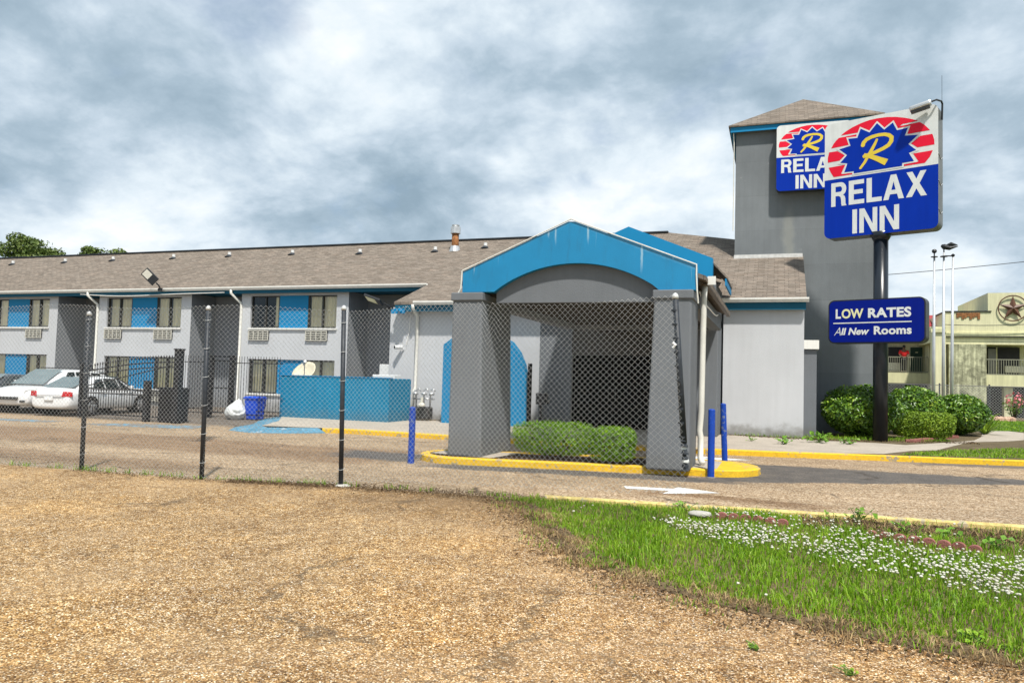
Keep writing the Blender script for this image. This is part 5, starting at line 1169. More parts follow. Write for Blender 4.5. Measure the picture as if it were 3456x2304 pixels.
SEDAN = dict(cat='car', hw=.91, wr=.33, z0=.2, hz=.80, wheels=(-1.38, 1.45), mirror=.75, handles=(-.75, .25), seams=(-1.0, -.18, .92),
 body=[(-2.42, .62, .36, .62, .78), (-2.38, .78, .26, .72, .96), (-2.15, .88, .22, .82, 1.04), (-1.6, .91, .20, .86, 1.04), (-.6, .91, .20, .88, .99), (.6, .91, .20, .87, .97), (1.2, .905, .20, .84, .94), (1.9, .88, .21, .76, .84), (2.25, .80, .24, .66, .74), (2.42, .60, .30, .56, .62)],
 house=[(-1.95, .98, .70, 1.00, .60), (-1.55, 1.00, .78, 1.22, .62), (-1.05, .98, .84, 1.40, .62), (-.35, .97, .86, 1.46, .63), (.25, .96, .86, 1.44, .62), (.75, .95, .84, 1.26, .64), (1.30, .93, .76, .97, .66)],
 side=[((-1.25, -.95), (-.62, -.60), .10, .90), ((-.55, -.54), (.22, .16), .08, .90), ((.30, .22), (.98, .40), .08, .88)],
 screens=[('rear_window', (-2.02, 1.02, .62), (-1.08, 1.405, .56), -.015), ('windscreen', (1.36, .97, .66), (.36, 1.44, .56), .02)],
 bits=[('tail_lamp', [(-2.44, -.50, .70), (-2.30, -.845, .70), (-2.30, -.84, .88), (-2.41, -.55, .90)], 'tail_red'), ('tail_lamp', [(-2.41, .55, .90), (-2.30, .84, .88), (-2.30, .845, .70), (-2.44, .50, .70)], 'tail_red'),
       ('number_plate', [(-2.455, -.18, .56), (-2.455, .18, .56), (-2.445, .18, .69), (-2.445, -.18, .69)], 'white_plastic'), ('rear_trim', [(-2.46, -.5, .74), (-2.46, .5, .74), (-2.455, .5, .765), (-2.455, -.5, .765)], 'chrome'),
       ('headlamp', [(2.20, -.82, .62), (2.38, -.55, .56), (2.36, -.56, .68), (2.1, -.84, .74)], 'lamp_clear'), ('headlamp', [(2.1, .84, .74), (2.36, .56, .68), (2.38, .55, .56), (2.2, .82, .62)], 'lamp_clear')])
SUV = dict(cat='car', hw=.93, wr=.36, z0=.25, hz=.98, wheels=(-1.42, 1.42), mirror=.85, handles=(-.72, .32), seams=(-1.02, -.15, .95),
 body=[(-2.38, .70, .45, .80, .95), (-2.32, .84, .34, .92, 1.10), (-1.9, .92, .27, 1.0, 1.14), (-.6, .93, .25, 1.02, 1.12), (.6, .93, .25, 1.0, 1.08), (1.15, .92, .25, .98, 1.07), (1.75, .90, .26, .92, 1.02), (2.15, .84, .28, .82, .92), (2.33, .70, .34, .66, .74)],
 house=[(-2.34, 1.05, .80, 1.10, .70), (-2.15, 1.08, .84, 1.45, .68), (-1.75, 1.09, .87, 1.64, .68), (-.6, 1.08, .88, 1.70, .68), (.25, 1.06, .88, 1.68, .67), (.80, 1.06, .86, 1.42, .68), (1.42, 1.03, .80, 1.06, .70)],
 side=[((-1.85, -1.55), (-1.12, -1.05), .12, .86), ((-1.04, -.98), (-.18, -.2), .08, .88), ((-.10, -.12), (.72, .22), .08, .88), ((.78, .60), (1.12, .70), .08, .6)],
 screens=[('rear_window', (-2.40, 1.12, .70), (-1.95, 1.60, .60), -.015), ('windscreen', (1.46, 1.07, .70), (.36, 1.66, .60), .02)],
 bits=[('headlamp', [(1.95, -.88, .80), (2.26, -.60, .74), (2.24, -.62, .88), (1.85, -.89, .96)], 'lamp_clear'), ('headlamp', [(1.85, .89, .96), (2.24, .62, .88), (2.26, .60, .74), (1.95, .88, .80)], 'lamp_clear'),
       ('front_grille', [(2.36, -.42, .50), (2.36, .42, .50), (2.35, .46, .62), (2.35, -.46, .62)], 'grille_dark'), ('fog_lamp', [(2.30, -.70, .42), (2.34, -.52, .42), (2.34, -.52, .50), (2.29, -.70, .50)], 'grille_dark'), ('fog_lamp', [(2.29, .70, .50), (2.34, .52, .50), (2.34, .52, .42), (2.30, .70, .42)], 'grille_dark'),
       ('roof_rail', [(-1.6, -.62, 1.70), (.1, -.62, 1.72), (.1, -.60, 1.75), (-1.6, -.60, 1.73)], 'dark_metal'), ('roof_rail', [(-1.6, .60, 1.73), (.1, .60, 1.75), (.1, .62, 1.72), (-1.6, .62, 1.70)], 'dark_metal'),
       ('tail_lamp', [(-2.36, -.6, .95), (-2.2, -.86, .95), (-2.2, -.84, 1.25), (-2.33, -.62, 1.25)], 'tail_red')])
def place(a_deg, px_, py_, lx, ly):
    """centre of a car heading a_deg whose local point (lx, ly) stands on the ground under a photo pixel"""
    p = at(px_, py_, Z=0); a = R_(a_deg); lx, ly = lx*.88, ly*.88; return p[0]-(lx*math.cos(a)-ly*math.sin(a)), p[1]-(lx*math.sin(a)+ly*math.cos(a)), a
x, y, a = place(101, 162, 957.5, -2.42, -.91)
car('sedan', 'white sedan seen from behind with a red tail lamp, behind the iron gate', x, y, a, SEDAN, 'car_white')
x, y, a = place(281, 72, 951, 2.2, .93)
car('crossover', 'taller white crossover with black roof rails parked nose out beside the white sedan', x, y, a, SUV, 'car_white')
x, y, a = place(283, -60, 949, 2.2, .91)
car('dark_car', 'dark car at the left edge of the photo next to the white crossover', x, y, a, SEDAN, 'car_dark')

# ---------------------------------------------------------------- bushes, hedges, trees
def clumped_shell(c, rad, n, kind='round', flat=1.0, seed=1, inner=.55, bumps=14, amp=.16):
    r = np.random.default_rng(seed); d = r.normal(size=(n, 3)); d /= np.linalg.norm(d, axis=1, keepdims=True)
    bd = r.normal(size=(bumps, 3)); bd[:, 2] = np.abs(bd[:, 2])*.8; bd /= np.linalg.norm(bd, axis=1, keepdims=True)
    s = 1+amp*np.max(np.exp(-(1-d@bd.T)/.05)*r.uniform(.3, 1, bumps)[None], axis=1)-amp*.5
    rr = inner+(1-inner)*r.uniform(0, 1, n)**.45
    if kind == 'box':
        p = 5.0; s = s*(np.abs(d)**p).sum(1)**(-1/p)*.90
    P_ = d*(s*rr)[:, None]*np.array(rad); nr = d/np.array(rad); nr[:, 2] += .35*np.linalg.norm(nr, axis=1); nr += r.normal(size=(n, 3))*.55*np.linalg.norm(nr, axis=1, keepdims=True)
    return P_+np.array(c), nr
def bush(name, label, cat, c, rad, n, size, mat, kind='round', seed=1, group=None, stems=True, aspect=.5, amp=.16, inner=.55):
    e = empty(name, (c[0], c[1], c[2]-rad[2]), label, cat, group)
    C, nr = clumped_shell(c, rad, n, kind, seed=seed, amp=amp, inner=inner); k = C[:, 2] > c[2]-rad[2]*.93; C, nr = C[k], nr[k]
    V, f1, f2 = leaf_cloud(C, nr, size, aspect=aspect); np_mesh('foliage', V-np.array(e.location), [f1, f2], mat, e)
    if stems:
        m = MB(); r = random.Random(seed)
        for q in range(7):
            a = r.uniform(0, 6.28); m.tube([(c[0]+.08*math.cos(a), c[1]+.08*math.sin(a), c[2]-rad[2]-.02), (c[0]+rad[0]*.35*math.cos(a), c[1]+rad[1]*.35*math.sin(a), c[2]-rad[2]*.4), (c[0]+rad[0]*.6*math.cos(a), c[1]+rad[1]*.6*math.sin(a), c[2]+rad[2]*.3)], [.03, .022, .01], 6)
        m.build('stems', 'bark', e)
    return e
def span(xl, xr, yb, yt, Y):     # centre and radii of a clump that fills a rectangle of the picture at distance Y
    a, b, t, bo_ = at(xl, (yb+yt)/2, Y=Y), at(xr, (yb+yt)/2, Y=Y), at((xl+xr)/2, yt, Y=Y), at((xl+xr)/2, yb, Y=Y)
    return (float((a[0]+b[0])/2), Y, float((t[2]+bo_[2])/2)), (float((b[0]-a[0])/2), 0, float((t[2]-bo_[2])/2))
G_ = 'shrubs planted round the sign pole'
c, r = span(1892, 2068, 1020, 902, 25.3); c = (c[0], c[1], .11+r[2]); bush('shrub', 'large leafed shrub left of and behind the sign pole, yellowing leaves on top', 'shrub', c, (r[0]*1.16, 1.3, r[2]*1.06), 8500, .125, 'leaf_dark', seed=3, group=G_)
c, r = span(2040, 2155, 985, 888, 28.3); c = (c[0], c[1], .11+(c[2]+r[2]-.11)/2); bush('shrub', 'tall rounded dark shrub behind the low clipped hedge', 'shrub', c, (r[0]*1.32, 1.4, (c[2]-.11)*1.06), 8000, .125, 'leaf_dark', seed=4, group=G_)
c, r = span(2140, 2262, 1008, 903, 29.5); c = (c[0], c[1], .11+(c[2]+r[2]-.11)/2); bush('shrub', 'rightmost dark shrub by the path with bright green shoots', 'shrub', c, (r[0]*1.18, 1.4, (c[2]-.11)*1.05), 8000, .13, 'leaf_dark', seed=5, group=G_)
c, r = span(2048, 2190, 1016, 950, 25.9); c = (c[0], c[1], .11+r[2]); bush('clipped_hedge', 'low clipped yellow green hedge right of the sign pole', 'hedge', c, (r[0]*1.18, .65, r[2]*1.05), 9000, .07, 'leaf_hedge', 'box', 6, amp=.14, stems=False)
c = at(2262, 960, Y=30.6); e = empty('spiky_plant', (c[0], 30.6, .1), 'spiky yellow green plant with long leaves right of the shrubs', 'plant')
m = MB()
for q in range(46):
    a = random.uniform(0, 6.28); L = random.uniform(.7, 1.5); el = random.uniform(.35, 1.3); b0 = Vector((c[0], 30.6, .1)); dr_ = Vector((math.cos(a)*math.cos(el), math.sin(a)*math.cos(el), math.sin(el))); s_ = dr_.cross(Vector((0, 0, 1))).normalized()*.035
    p1 = b0+dr_*L*.55; p2 = b0+dr_*L*.95-Vector((0, 0, .28*L)); m.add([b0-s_*.6, b0+s_*.6, p1+s_, p1-s_, p2], [(0, 1, 2, 3), (3, 2, 4)])
m.build('leaves', 'leaf_hedge', e)
# hedge on the island
IH = 'clipped shrubs on the portico island'
bush('clipped_shrub', 'long clipped bright green shrub on the left of the portico island', 'shrub', (-4.0, 13.75, .12+.37), (.92, .42, .37), 6800, .052, 'leaf_hedge_deep', 'box', 11, IH, amp=.16, inner=.5)
bush('clipped_shrub', 'shorter rounded clipped green shrub on the right of the portico island', 'shrub', (-2.80, 13.45, .12+.35), (.48, .42, .36), 4800, .052, 'leaf_hedge_deep', 'box', 12, IH, amp=.16, inner=.5)
def tree(label, px_, ytop, half, Y, seed):
    p = at(px_, ytop, Y=Y); h = float(p[2]); e = empty('tree', (float(p[0]), Y, 0), label, 'tree', 'trees rising behind the motel roof')
    r = np.random.default_rng(seed); Cs = []; Ns = []; m = MB(); rw = half*(Y/1706*1.05)
    m.tube([(p[0], Y, 0), (p[0]+.2, Y, h*.3), (p[0]-.1, Y, h*.6), (p[0], Y, h*.85)], [.42, .34, .22, .08], 10)
    for q in range(26):
        a = r.uniform(0, 6.28); u_ = r.uniform(0, 1)**.6; zz = h-.7-(h*.42)*r.uniform(0, 1); k = math.sqrt(max(.05, 1-((zz-h*.62)/(h*.40))**2))
        cc = np.array([p[0]+math.cos(a)*rw*u_*k, Y+math.sin(a)*rw*u_*k, zz]); rr = r.uniform(.10, .22)*h*.5
        C, nr = clumped_shell(cc, (rr*1.15, rr*1.15, rr*.8), 330, seed=seed*50+q, inner=.35, amp=.35); Cs.append(C); Ns.append(nr)
        b0 = h*r.uniform(.35, .6); m.tube([(p[0], Y, b0), ((p[0]+cc[0])/2, (Y+cc[1])/2, (b0+cc[2])/2+.4), tuple(cc)], [.12, .08, .03], 6)
    C = np.concatenate(Cs); nr = np.concatenate(Ns); C[:, 2] = np.minimum(C[:, 2], h+r.normal(size=len(C))*.12)
    V, f1, f2 = leaf_cloud(C, nr, .34, aspect=.6); np_mesh('crown', V-np.array(e.location), [f1, f2], 'leaf_tree', e); m.build('trunk', 'bark', e)
tree('large broadleaf tree at the far left above the motel roof', 62, 538, 72, 56, 21)
tree('lower tree crown sloping down right of the largest tree', 122, 562, 42, 58, 22)
tree('small tree crown between the gap and the roof ridge, left of the last one', 222, 560, 40, 60, 23)
tree('rightmost small tree crown peeking over the roof ridge', 288, 566, 34, 62, 24)

# ---------------------------------------------------------------- grass, clover, litter on the verge
pts = scatter(VERGE, 100000)
den_ = fbm2(pts[:, 0], pts[:, 1], .9, 5)
edge = 5.55+.0*pts[:, 0]
keep = rng.uniform(0, 1, len(pts)) < np.clip(.85+.5*den_, .35, 1)
bare = (pts[:, 1] > 9.05-.0*pts[:, 0]+.10*np.sin(pts[:, 0]*5)) & (pts[:, 0] > .3) & (pts[:, 1] > 9.25-.28*np.maximum(0, pts[:, 0]-.7)) & (rng.uniform(0, 1, len(pts)) < .9)
near = pts[keep & ~bare]
tall = (fbm2(near[:, 0], near[:, 1], 1.6, 9) > .05) & (near[:, 0] > -1.6)
blades('grass', near[~tall], .025, .068, .0075, .9, 'grass_blade', 'short green grass covering the verge')
blades('tall_grass', near[tall], .045, .12, .0085, .95, 'grass_blade', 'longer tufts of green grass on the verge')
def edge_pts(n, off, spread):
    P_ = np.array([(-3.3, 9.42), (-2.6, 8.7), (-2.35, 8.15), (-1.95, 7.45), (-1.55, 6.8), (-1.2, 6.45), (-.6, 5.98), (.2, 5.64), (.9, 5.48), (1.6, 5.31), (3.0, 4.86)])
    k = rng.integers(0, len(P_)-1, n); t = rng.uniform(0, 1, n)[:, None]; d = P_[k+1]-P_[k]; nn = np.stack([d[:, 1], -d[:, 0]], 1); nn /= np.linalg.norm(nn, axis=1, keepdims=True)
    return P_[k]*(1-t)+P_[k+1]*t+nn*(off+rng.normal(size=(n, 1))*spread)
ip = scatter(VERGE, 5200); ip = ip[fbm2(ip[:, 0], ip[:, 1], 1.3, 31)+rng.normal(size=len(ip))*.25+np.clip(-.6-ip[:, 0], 0, 1.2)*.35 > .18]
blades('dry_grass', ip, .02, .075, .006, 1.3, 'straw', 'dry blades mixed through the green verge')
ep = edge_pts(12000, .10, .19); ep = ep[fbm2(ep[:, 0], ep[:, 1], 2.2, 3)+rng.normal(size=len(ep))*.2 > .04]
blades('dry_grass', ep, .02, .06, .006, 1.9, 'straw', 'dry straw coloured grass along the verge edge')
ep = edge_pts(9000, .02, .20); ep = ep[fbm2(ep[:, 0], ep[:, 1], 1.5, 41)+rng.normal(size=len(ep))*.25 > .12]
blades('grass', ep, .02, .065, .0075, 1.1, 'grass_blade', 'thin patchy grass creeping over the verge edge')
ep = edge_pts(5200, .22, .20)
C = np.column_stack([ep, rng.uniform(.009, .02, len(ep))]); V, f1, f2 = leaf_cloud(C, np.tile([0, 0, 1.0], (len(C), 1))+rng.normal(size=(len(C), 3))*.35, .035, aspect=.35)
tag(np_mesh('leaf_litter', V, [f1, f2], 'litter', None), 'brown leaf litter along the verge edge', 'leaf litter', kind='stuff')
k_ = rng.uniform(0, 1, 5200); lx_ = np.interp(k_, [0, .12, .5, .85, 1], [-10.2, -7.5, -5.9, -3.4, -2.4]); ly_ = fence_y(lx_)-.10+rng.normal(size=5200)*.10*(1+.7*(lx_ > -6.3))
C = np.column_stack([lx_, ly_, rng.uniform(.009, .025, 5200)]); V, f1, f2 = leaf_cloud(C, np.tile([0, 0, 1.0], (len(C), 1))+rng.normal(size=(len(C), 3))*.4, .032, aspect=.4)
tag(np_mesh('leaf_litter', V, [f1, f2], 'litter', None), 'dark leaf litter caught along the foot of the chain link fence', 'leaf litter', kind='stuff')
fw_ = rng.uniform(-13, -2.6, 1500); fp_ = np.column_stack([fw_, fence_y(fw_)+rng.normal(size=1500)*.05]); fp_ = fp_[fbm2(fp_[:, 0]*3, fp_[:, 1], 1.2, 8) > -.05]
blades('fence_weeds', fp_, .03, .11, .007, .8, 'grass_blade', 'thin grass growing along the foot of the chain link fence')
# bare strip by the kerb: litter and dry stalks
bp_ = np.column_stack([rng.uniform(.3, 6, 5200), np.zeros(5200)]); bp_[:, 1] = rng.uniform(9.15, 9.9, 5200)+.10*bp_[:, 0]-.18*np.maximum(0, bp_[:, 0]-.8)*rng.uniform(0, 1, 5200)
bp_ = bp_[bp_[:, 1] < 9.9+.125*bp_[:, 0]]
C = np.column_stack([bp_, rng.uniform(.013, .035, len(bp_))]); V, f1, f2 = leaf_cloud(C, np.tile([0, 0, 1.0], (len(C), 1))+rng.normal(size=(len(C), 3))*.5, .045, aspect=.35)
tag(np_mesh('leaf_litter', V, [f1, f2], 'litter', None), 'brown leaf litter between the scalloped edging and yellow kerb', 'leaf litter', kind='stuff')
blades('dry_grass', bp_[:1600], .04, .12, .007, 1.6, 'straw', 'dry stalks between the scalloped edging and yellow kerb')
# white clover
fl_ = scatter([(-1.35, 8.5), (-.95, 9.1), (-.55, 9.3), (.1, 9.2), (.9, 8.95), (1.7, 8.6), (2.6, 8.55), (5, 8.4), (5, 6.0), (2.6, 6.1), (1.6, 6.35), (.6, 6.95), (-.3, 7.45), (-.8, 7.7)], 5600)
dn = fbm2(fl_[:, 0], fl_[:, 1], 1.15, 14)+.35*fbm2(fl_[:, 0], fl_[:, 1], 4.5, 15)
cen = np.interp(fl_[:, 0], [-1.2, -.60, .20, .83, 1.60, 2.1, 3, 5], [8.25, 8.15, 7.9, 7.7, 7.35, 7.1, 6.9, 6.7]); wd_ = np.interp(fl_[:, 0], [-1.3, -.7, 0, .9, 2, 5], [.22, .50, .80, 1.05, 1.25, 1.4])
fl_ = fl_[(dn-1.1*np.abs(fl_[:, 1]-cen)/wd_+.55+rng.normal(size=len(fl_))*.38) > .02]
fl_ = np.concatenate([fl_, np.column_stack([rng.uniform(-.7, .9, 60), rng.uniform(9.15, 9.38, 60)]), scatter(VERGE, 60)])
bm = bmesh.new(); bmesh.ops.create_icosphere(bm, subdivisions=2, radius=1.0); iv = np.array([v.co[:] for v in bm.verts]); if_ = np.array([[v.index for v in f.verts] for f in bm.faces]); bm.free()
n = len(fl_); V = []; F = []
for i in range(n):
    rr = rng.uniform(.006, .0145); hz = rng.uniform(.07, .135); jit = 1+rng.normal(size=(len(iv), 1))*.17
    V.append(iv*jit*np.array([rr, rr, rr*.72])+np.array([fl_[i, 0], fl_[i, 1], hz])); F.append(if_+i*len(iv))
tag(np_mesh('clover_flowers', np.concatenate(V), [np.concatenate(F)], 'clover_white'), 'drift of white clover flowers across the grass verge', 'clover', kind='stuff')
m = MB()
V = np.zeros((n, 3, 3)); V[:, 0, :2] = fl_-[.003, 0]; V[:, 1, :2] = fl_+[.003, 0]; V[:, 2, :2] = fl_; V[:, 2, 2] = .10
tag(np_mesh('clover_stems', V.reshape(-1, 3), [np.arange(n*3).reshape(-1, 3)], 'stem_green'), 'thin green stems under the white clover flowers', 'clover', kind='stuff')
# weeds with broad leaves
def weed(label, x, y, s, n, z=.012, mat='weed_leaf'):
    e = empty('weed', (x, y, z), label, 'weed', 'weeds along the verge and kerb'); m = MB()
    C = np.column_stack([x+rng.normal(size=n)*s*.5, y+rng.normal(size=n)*s*.35, z+rng.uniform(.2, 1, n)*s*.8]); V, f1, f2 = leaf_cloud(C, np.tile([0, -.5, 1.0], (n, 1))+rng.normal(size=(n, 3))*.5, .42*s, aspect=.8)
    np_mesh('leaves', V-np.array(e.location), [f1, f2], mat, e)
    for c in C: m.tube([(x, y, z-.01), ((x+c[0])/2+.02, (y+c[1])/2, (z+c[2])/2), tuple(c)], .004, 4)
    m.build('stems', 'stem_green', e)
for label, q, s, n_ in (('broad leafed bright weed at the yellow kerb above the clover', (1965, 1196), .20, 14), ('low weed beside it against the kerb', (1905, 1194), .13, 10), ('bright weed behind the second row of edging', (2080, 1226), .17, 12), ('sprawling weed on the bare soil at the right', (2165, 1236), .17, 12), ('small weed near the right edge of the bare soil', (2290, 1262), .16, 10), ('small weed tuft by the kerb left of the flat stone', (1565, 1170), .13, 12)):
    p = at(*q, Z=.012); weed(label, float(p[0]), float(p[1]), s, n_)
for label, q, s, n_ in (('small green sprig in the pavement crack near the verge', (1735, 1492), .05, 12), ('grassy sprig at the bottom of the pavement', (1945, 1548), .06, 10), ('low green tuft among the dry grass at right', (2230, 1475), .09, 40), ('pale leafed seedling at the right edge of the dry grass', (2310, 1490), .05, 5)):
    p = at(*q, Z=.01); weed(label, float(p[0]), float(p[1]), s, n_, mat='grass_blade')
for label, q, s, n_ in (('weed at the foot of the light wall below its right corner', (1800, 1022), .26, 22), ('weed clump at the tower foot left of the large shrub', (1880, 1018), .34, 40), ('small weed against the light wall base', (1722, 1014), .16, 14), ('weeds at the base of the sign pole', (1952, 1022), .22, 30)):
    p = at(*q, Z=.115); weed(label, float(p[0]), float(p[1])+.3, s, n_, .115)
pl_ = scatter([(0.8, 23.0), (2.4, 23.6), (4.8, 24.8), (4.8, 25.4), (2.4, 25.0), (.8, 24.0), (-1.2, 23.3), (-1.2, 23.1)], 1500)
blades('bed_weeds', pl_, .03, .16, .012, 1.2, 'grass_blade', 'patchy weeds along the foot of the wall and tower', z=.112)
C = np.column_stack([scatter([(-1.6, 23.0), (.8, 22.5), (2.4, 23.2), (5.5, 24.6), (5.5, 25.4), (2.4, 24.6), (.8, 23.6), (-1.5, 23.38)], 1800), rng.uniform(.115, .135, 1800)]); V, f1, f2 = leaf_cloud(C, np.tile([0, 0, 1.0], (len(C), 1))+rng.normal(size=(len(C), 3))*.4, .06, aspect=.4)
tag(np_mesh('leaf_litter', V, [f1, f2], 'litter', None), 'leaf litter in the bed between the path and tower', 'leaf litter', kind='stuff')
lawn = [(2.6, 19.0), (3.6, 20.7), (4.5, 21.8), (6.0, 23.3), (9, 26.5), (13, 28), (13, 23), (9, 21.2), (5.2, 19.8)]
blades('lawn_grass', scatter(lawn, 15000), .03, .09, .016, 1.0, 'grass_blade', 'patchy lawn between the yellow kerb and the curving path', z=.112)
lawn2 = [(7.5, 33.5), (12, 34.2), (20, 36), (20, 46), (9.5, 46), (7.6, 38)]
g = MB(); g.poly([(x, y, .114) for x, y in lawn2]); struct('lawn', g, 'grass_ground', 'far lawn beyond the curving path')
blades('lawn_grass', scatter(lawn2, 9000), .04, .10, .03, .8, 'grass_blade', 'far strip of lawn in front of the yellow motel', z=.114)
# scalloped edging blocks
def scallop(x, y, ang, label, sc=1.0):
    m = MB(); n_ = 9; w_, h_, d_ = .062*sc, .085*sc, .05
    pr2 = [(-w_, -.03)]+[(-w_*math.cos(math.pi*k/n_), h_*.45+h_*.55*math.sin(math.pi*k/n_)) for k in range(n_+1)]+[(w_, -.03)]
    e = Matrix.Rotation(ang, 3, 'Z'); u_ = e @ Vector((1, 0, 0)); nn = e @ Vector((0, 1, 0))
    m.prism(pr2[::-1], Vector((x, y, .01))-nn*d_/2, u_, Vector((0, 0, 1)), nn*d_); o = m.build('edging_block', 'edging_brick', None, bev=.006, fix=True)
    tag(o, label, 'edging block', 'scalloped red edging blocks in the grass')
ORD = ['first', 'second', 'third', 'fourth', 'fifth', 'sixth', 'seventh', 'eighth', 'ninth']
for rown, nb, A0, A1 in (('row near the flat stone', 6, (1658, 1186), (1798, 1201)), ('row at the right beside the bare soil', 8, (2002, 1228), (2240, 1262))):
    p0, p1 = at(*A0, Z=.04), at(*A1, Z=.04); ang = math.atan2(p1[1]-p0[1], p1[0]-p0[0])
    for k in range(nb):
        t = k/(nb-1); scallop(float(p0[0]+(p1[0]-p0[0])*t), float(p0[1]+(p1[1]-p0[1])*t)+.012*math.sin(k*2.3), ang+random.uniform(-.12, .12), '%s scalloped block from the left, %s' % (ORD[k], rown), random.uniform(.94, 1.08))
bm = bmesh.new(); bmesh.ops.create_icosphere(bm, subdivisions=3, radius=1)
for v in bm.verts:
    q = v.co.copy(); v.co *= 1+.12*math.sin(q.x*5+q.y*3)*math.cos(q.y*6+1); v.co.x *= .13; v.co.y *= .09; v.co.z = max(-.02, min(v.co.z*.05, .032))
me = bpy.data.meshes.new('flat_stone'); bm.to_mesh(me); bm.free(); me.materials.append(MATS['stone']); o = bpy.data.objects.new('flat_stone', me); SC.collection.objects.link(o)
p = at(1608, 1180, Z=.06); o.location = (float(p[0]), float(p[1]), .06); tag(o, 'flat pale stone lying in the grass next to the kerb', 'stone')
# brick edging of the planting bed
g = MB()
for k in range(11):
    t = k/10; q = (2092+(2190-2092)*t, 1013-10*t); p = at(*q, Z=.14); g.box((float(p[0])-.14, float(p[1])-.07, .10), (float(p[0])+.14, float(p[1])+.07, .19))
tag(g.build('bed_edging', 'edging_brick', None, bev=.01), 'low red brick border in front of the clipped hedge', 'edging')
lp_ = np.column_stack([rng.uniform(-9, 1.4, 420), rng.uniform(2.8, 8.6, 420)]); lp_ = lp_[~in_poly(lp_[:, 0], lp_[:, 1], VERGE) & (lp_[:, 1] < fence_y(lp_[:, 0])-.2)]
C = np.column_stack([lp_, rng.uniform(.009, .015, len(lp_))]); V, f1, f2 = leaf_cloud(C, np.tile([0, 0, 1.0], (len(C), 1))+rng.normal(size=(len(C), 3))*.3, .028, aspect=.4)
tag(np_mesh('leaf_litter', V, [f1, f2], 'litter', None), 'odd dead leaves blown over the foreground pavement', 'leaf litter', kind='stuff')
# loose gravel on the near pavement
gp = np.column_stack([rng.uniform(-4.5, 1.6, 5200), rng.uniform(2.6, 6.0, 5200)])
gp = gp[~in_poly(gp[:, 0], gp[:, 1], VERGE)]; bm = bmesh.new(); bmesh.ops.create_icosphere(bm, subdivisions=1, radius=1.0); iv = np.array([v.co[:] for v in bm.verts]); if_ = np.array([[v.index for v in f.verts] for f in bm.faces]); bm.free()
V = []; F = []
for i in range(len(gp)):
    rr = rng.uniform(.0025, .0065); V.append(iv*(1+rng.normal(size=(len(iv), 1))*.15)*np.array([rr*rng.uniform(.8, 1.5), rr, rr*.6])+np.array([gp[i, 0], gp[i, 1], .0075])); F.append(if_+i*len(iv))
m, t, b, pos = newmat('loose_stone'); c = t.ramp(t.node('ShaderNodeNewGeometry').outputs['Random Per Island'], [(.0, (.20, .11, .045)), (.4, (.46, .31, .14)), (.75, (.66, .52, .33)), (.97, (.85, .82, .74))]); t.l.new(c, b.inputs['Base Color']); b.inputs['Roughness'].default_value = .7
tag(np_mesh('gravel', np.concatenate(V), [np.concatenate(F)], 'loose_stone'), 'loose small gravel on the foreground pavement', 'gravel', kind='stuff')

# ---------------------------------------------------------------- neighbouring yellow motel, flagpoles, cable
FM = empty('neighbour_motel', (13, 52, 0), 'pale yellow motel with balconies and a round star on its parapet', 'motel')
Yf = 52.0
m = MB(); m.box((9.75, Yf, 4.5), (12.02, Yf+8, 6.47)); m.box((12.025, Yf, 4.5), (19.5, Yf+8, 7.63)); m.box((19.52, Yf, 4.5), (34, Yf+8, 6.47)); m.box((11.95, Yf+1.5, 0), (34, Yf+1.6, 4.49)); m.box((9.0, Yf-.3, 0), (9.72, Yf+.4, 5.55)); m.box((9.0, Yf+.5, 4.6), (9.7, Yf+6, 5.6)); m.build('wall', 'cream_wall', FM)
m = MB(); m.box((9.9, Yf-.25, 0), (11.88, Yf+1.5, 4.49)); m.build('stone_pier', 'stone_cream', FM)
m = MB(); m.box((9.6, Yf-.12, 5.0), (34, Yf-.002, 5.22)); m.box((11.9, Yf-.1, 1.95), (34, Yf+1.5, 2.66)); m.box((8.9, Yf-.42, 5.20), (9.74, Yf-.302, 5.42)); m.build('cornice', 'cream_trim', FM)
m = MB(); m.box((9.55, Yf-.16, 4.93), (34, Yf-.125, 4.99)); m.box((9.7, Yf-.06, 6.475), (12.2, Yf+3, 6.54)); m.build('dark_flashing', 'far_dark', FM)
m = MB(); m.box((12.3, Yf+1.3, 2.75), (14.0, Yf+1.48, 4.40)); w1 = m.build('window', 'far_dark', FM)
m = MB(); m.box((12.75, Yf+1.24, 2.75), (12.80, Yf+1.295, 4.40)); m.build('frame', 'cream_trim', w1)
m = MB(); m.box((12.32, Yf+1.25, 2.76), (12.74, Yf+1.29, 4.3)); m.build('curtain', 'far_grey', w1)
m = MB(); m.box((15.2, Yf+1.3, 2.75), (16.2, Yf+1.48, 4.40)); m.build('door', 'far_green', FM)
m = MB(); m.box((12.1, Yf+.9, 0), (12.95, Yf+1.48, 1.93)); m.box((13.4, Yf+1.0, 0), (17, Yf+1.48, 1.93)); m.build('ground_floor_opening', 'far_dark', FM)
m = MB(); m.box((12.9, Yf+.2, 0), (13.35, Yf+.7, 1.94)); m.build('column', 'cream_wall', FM)
m = MB(); m.box((13.2, Yf+1.15, 2.85), (14.3, Yf+1.28, 3.25)); m.build('air_conditioner', 'grille', FM)
def railing(x0, x1, y, z0, z1):
    m = MB(); m.box((x0, y-.02, z1-.05), (x1, y+.02, z1)); m.box((x0, y-.02, z0), (x1, y+.02, z0+.05))
    for x in np.arange(x0, x1, .13): m.box((x, y-.012, z0+.051), (x+.028, y+.012, z1-.051))
    m.build('railing', 'rail_metal', FM)
railing(11.9, 18, Yf-.05, 2.67, 3.62)
Yb = 55.0
def bx(x): return float(at(x, 850, Y=Yb)[0])
def bz(y): return float(at(2090, y, Y=Yb)[2])
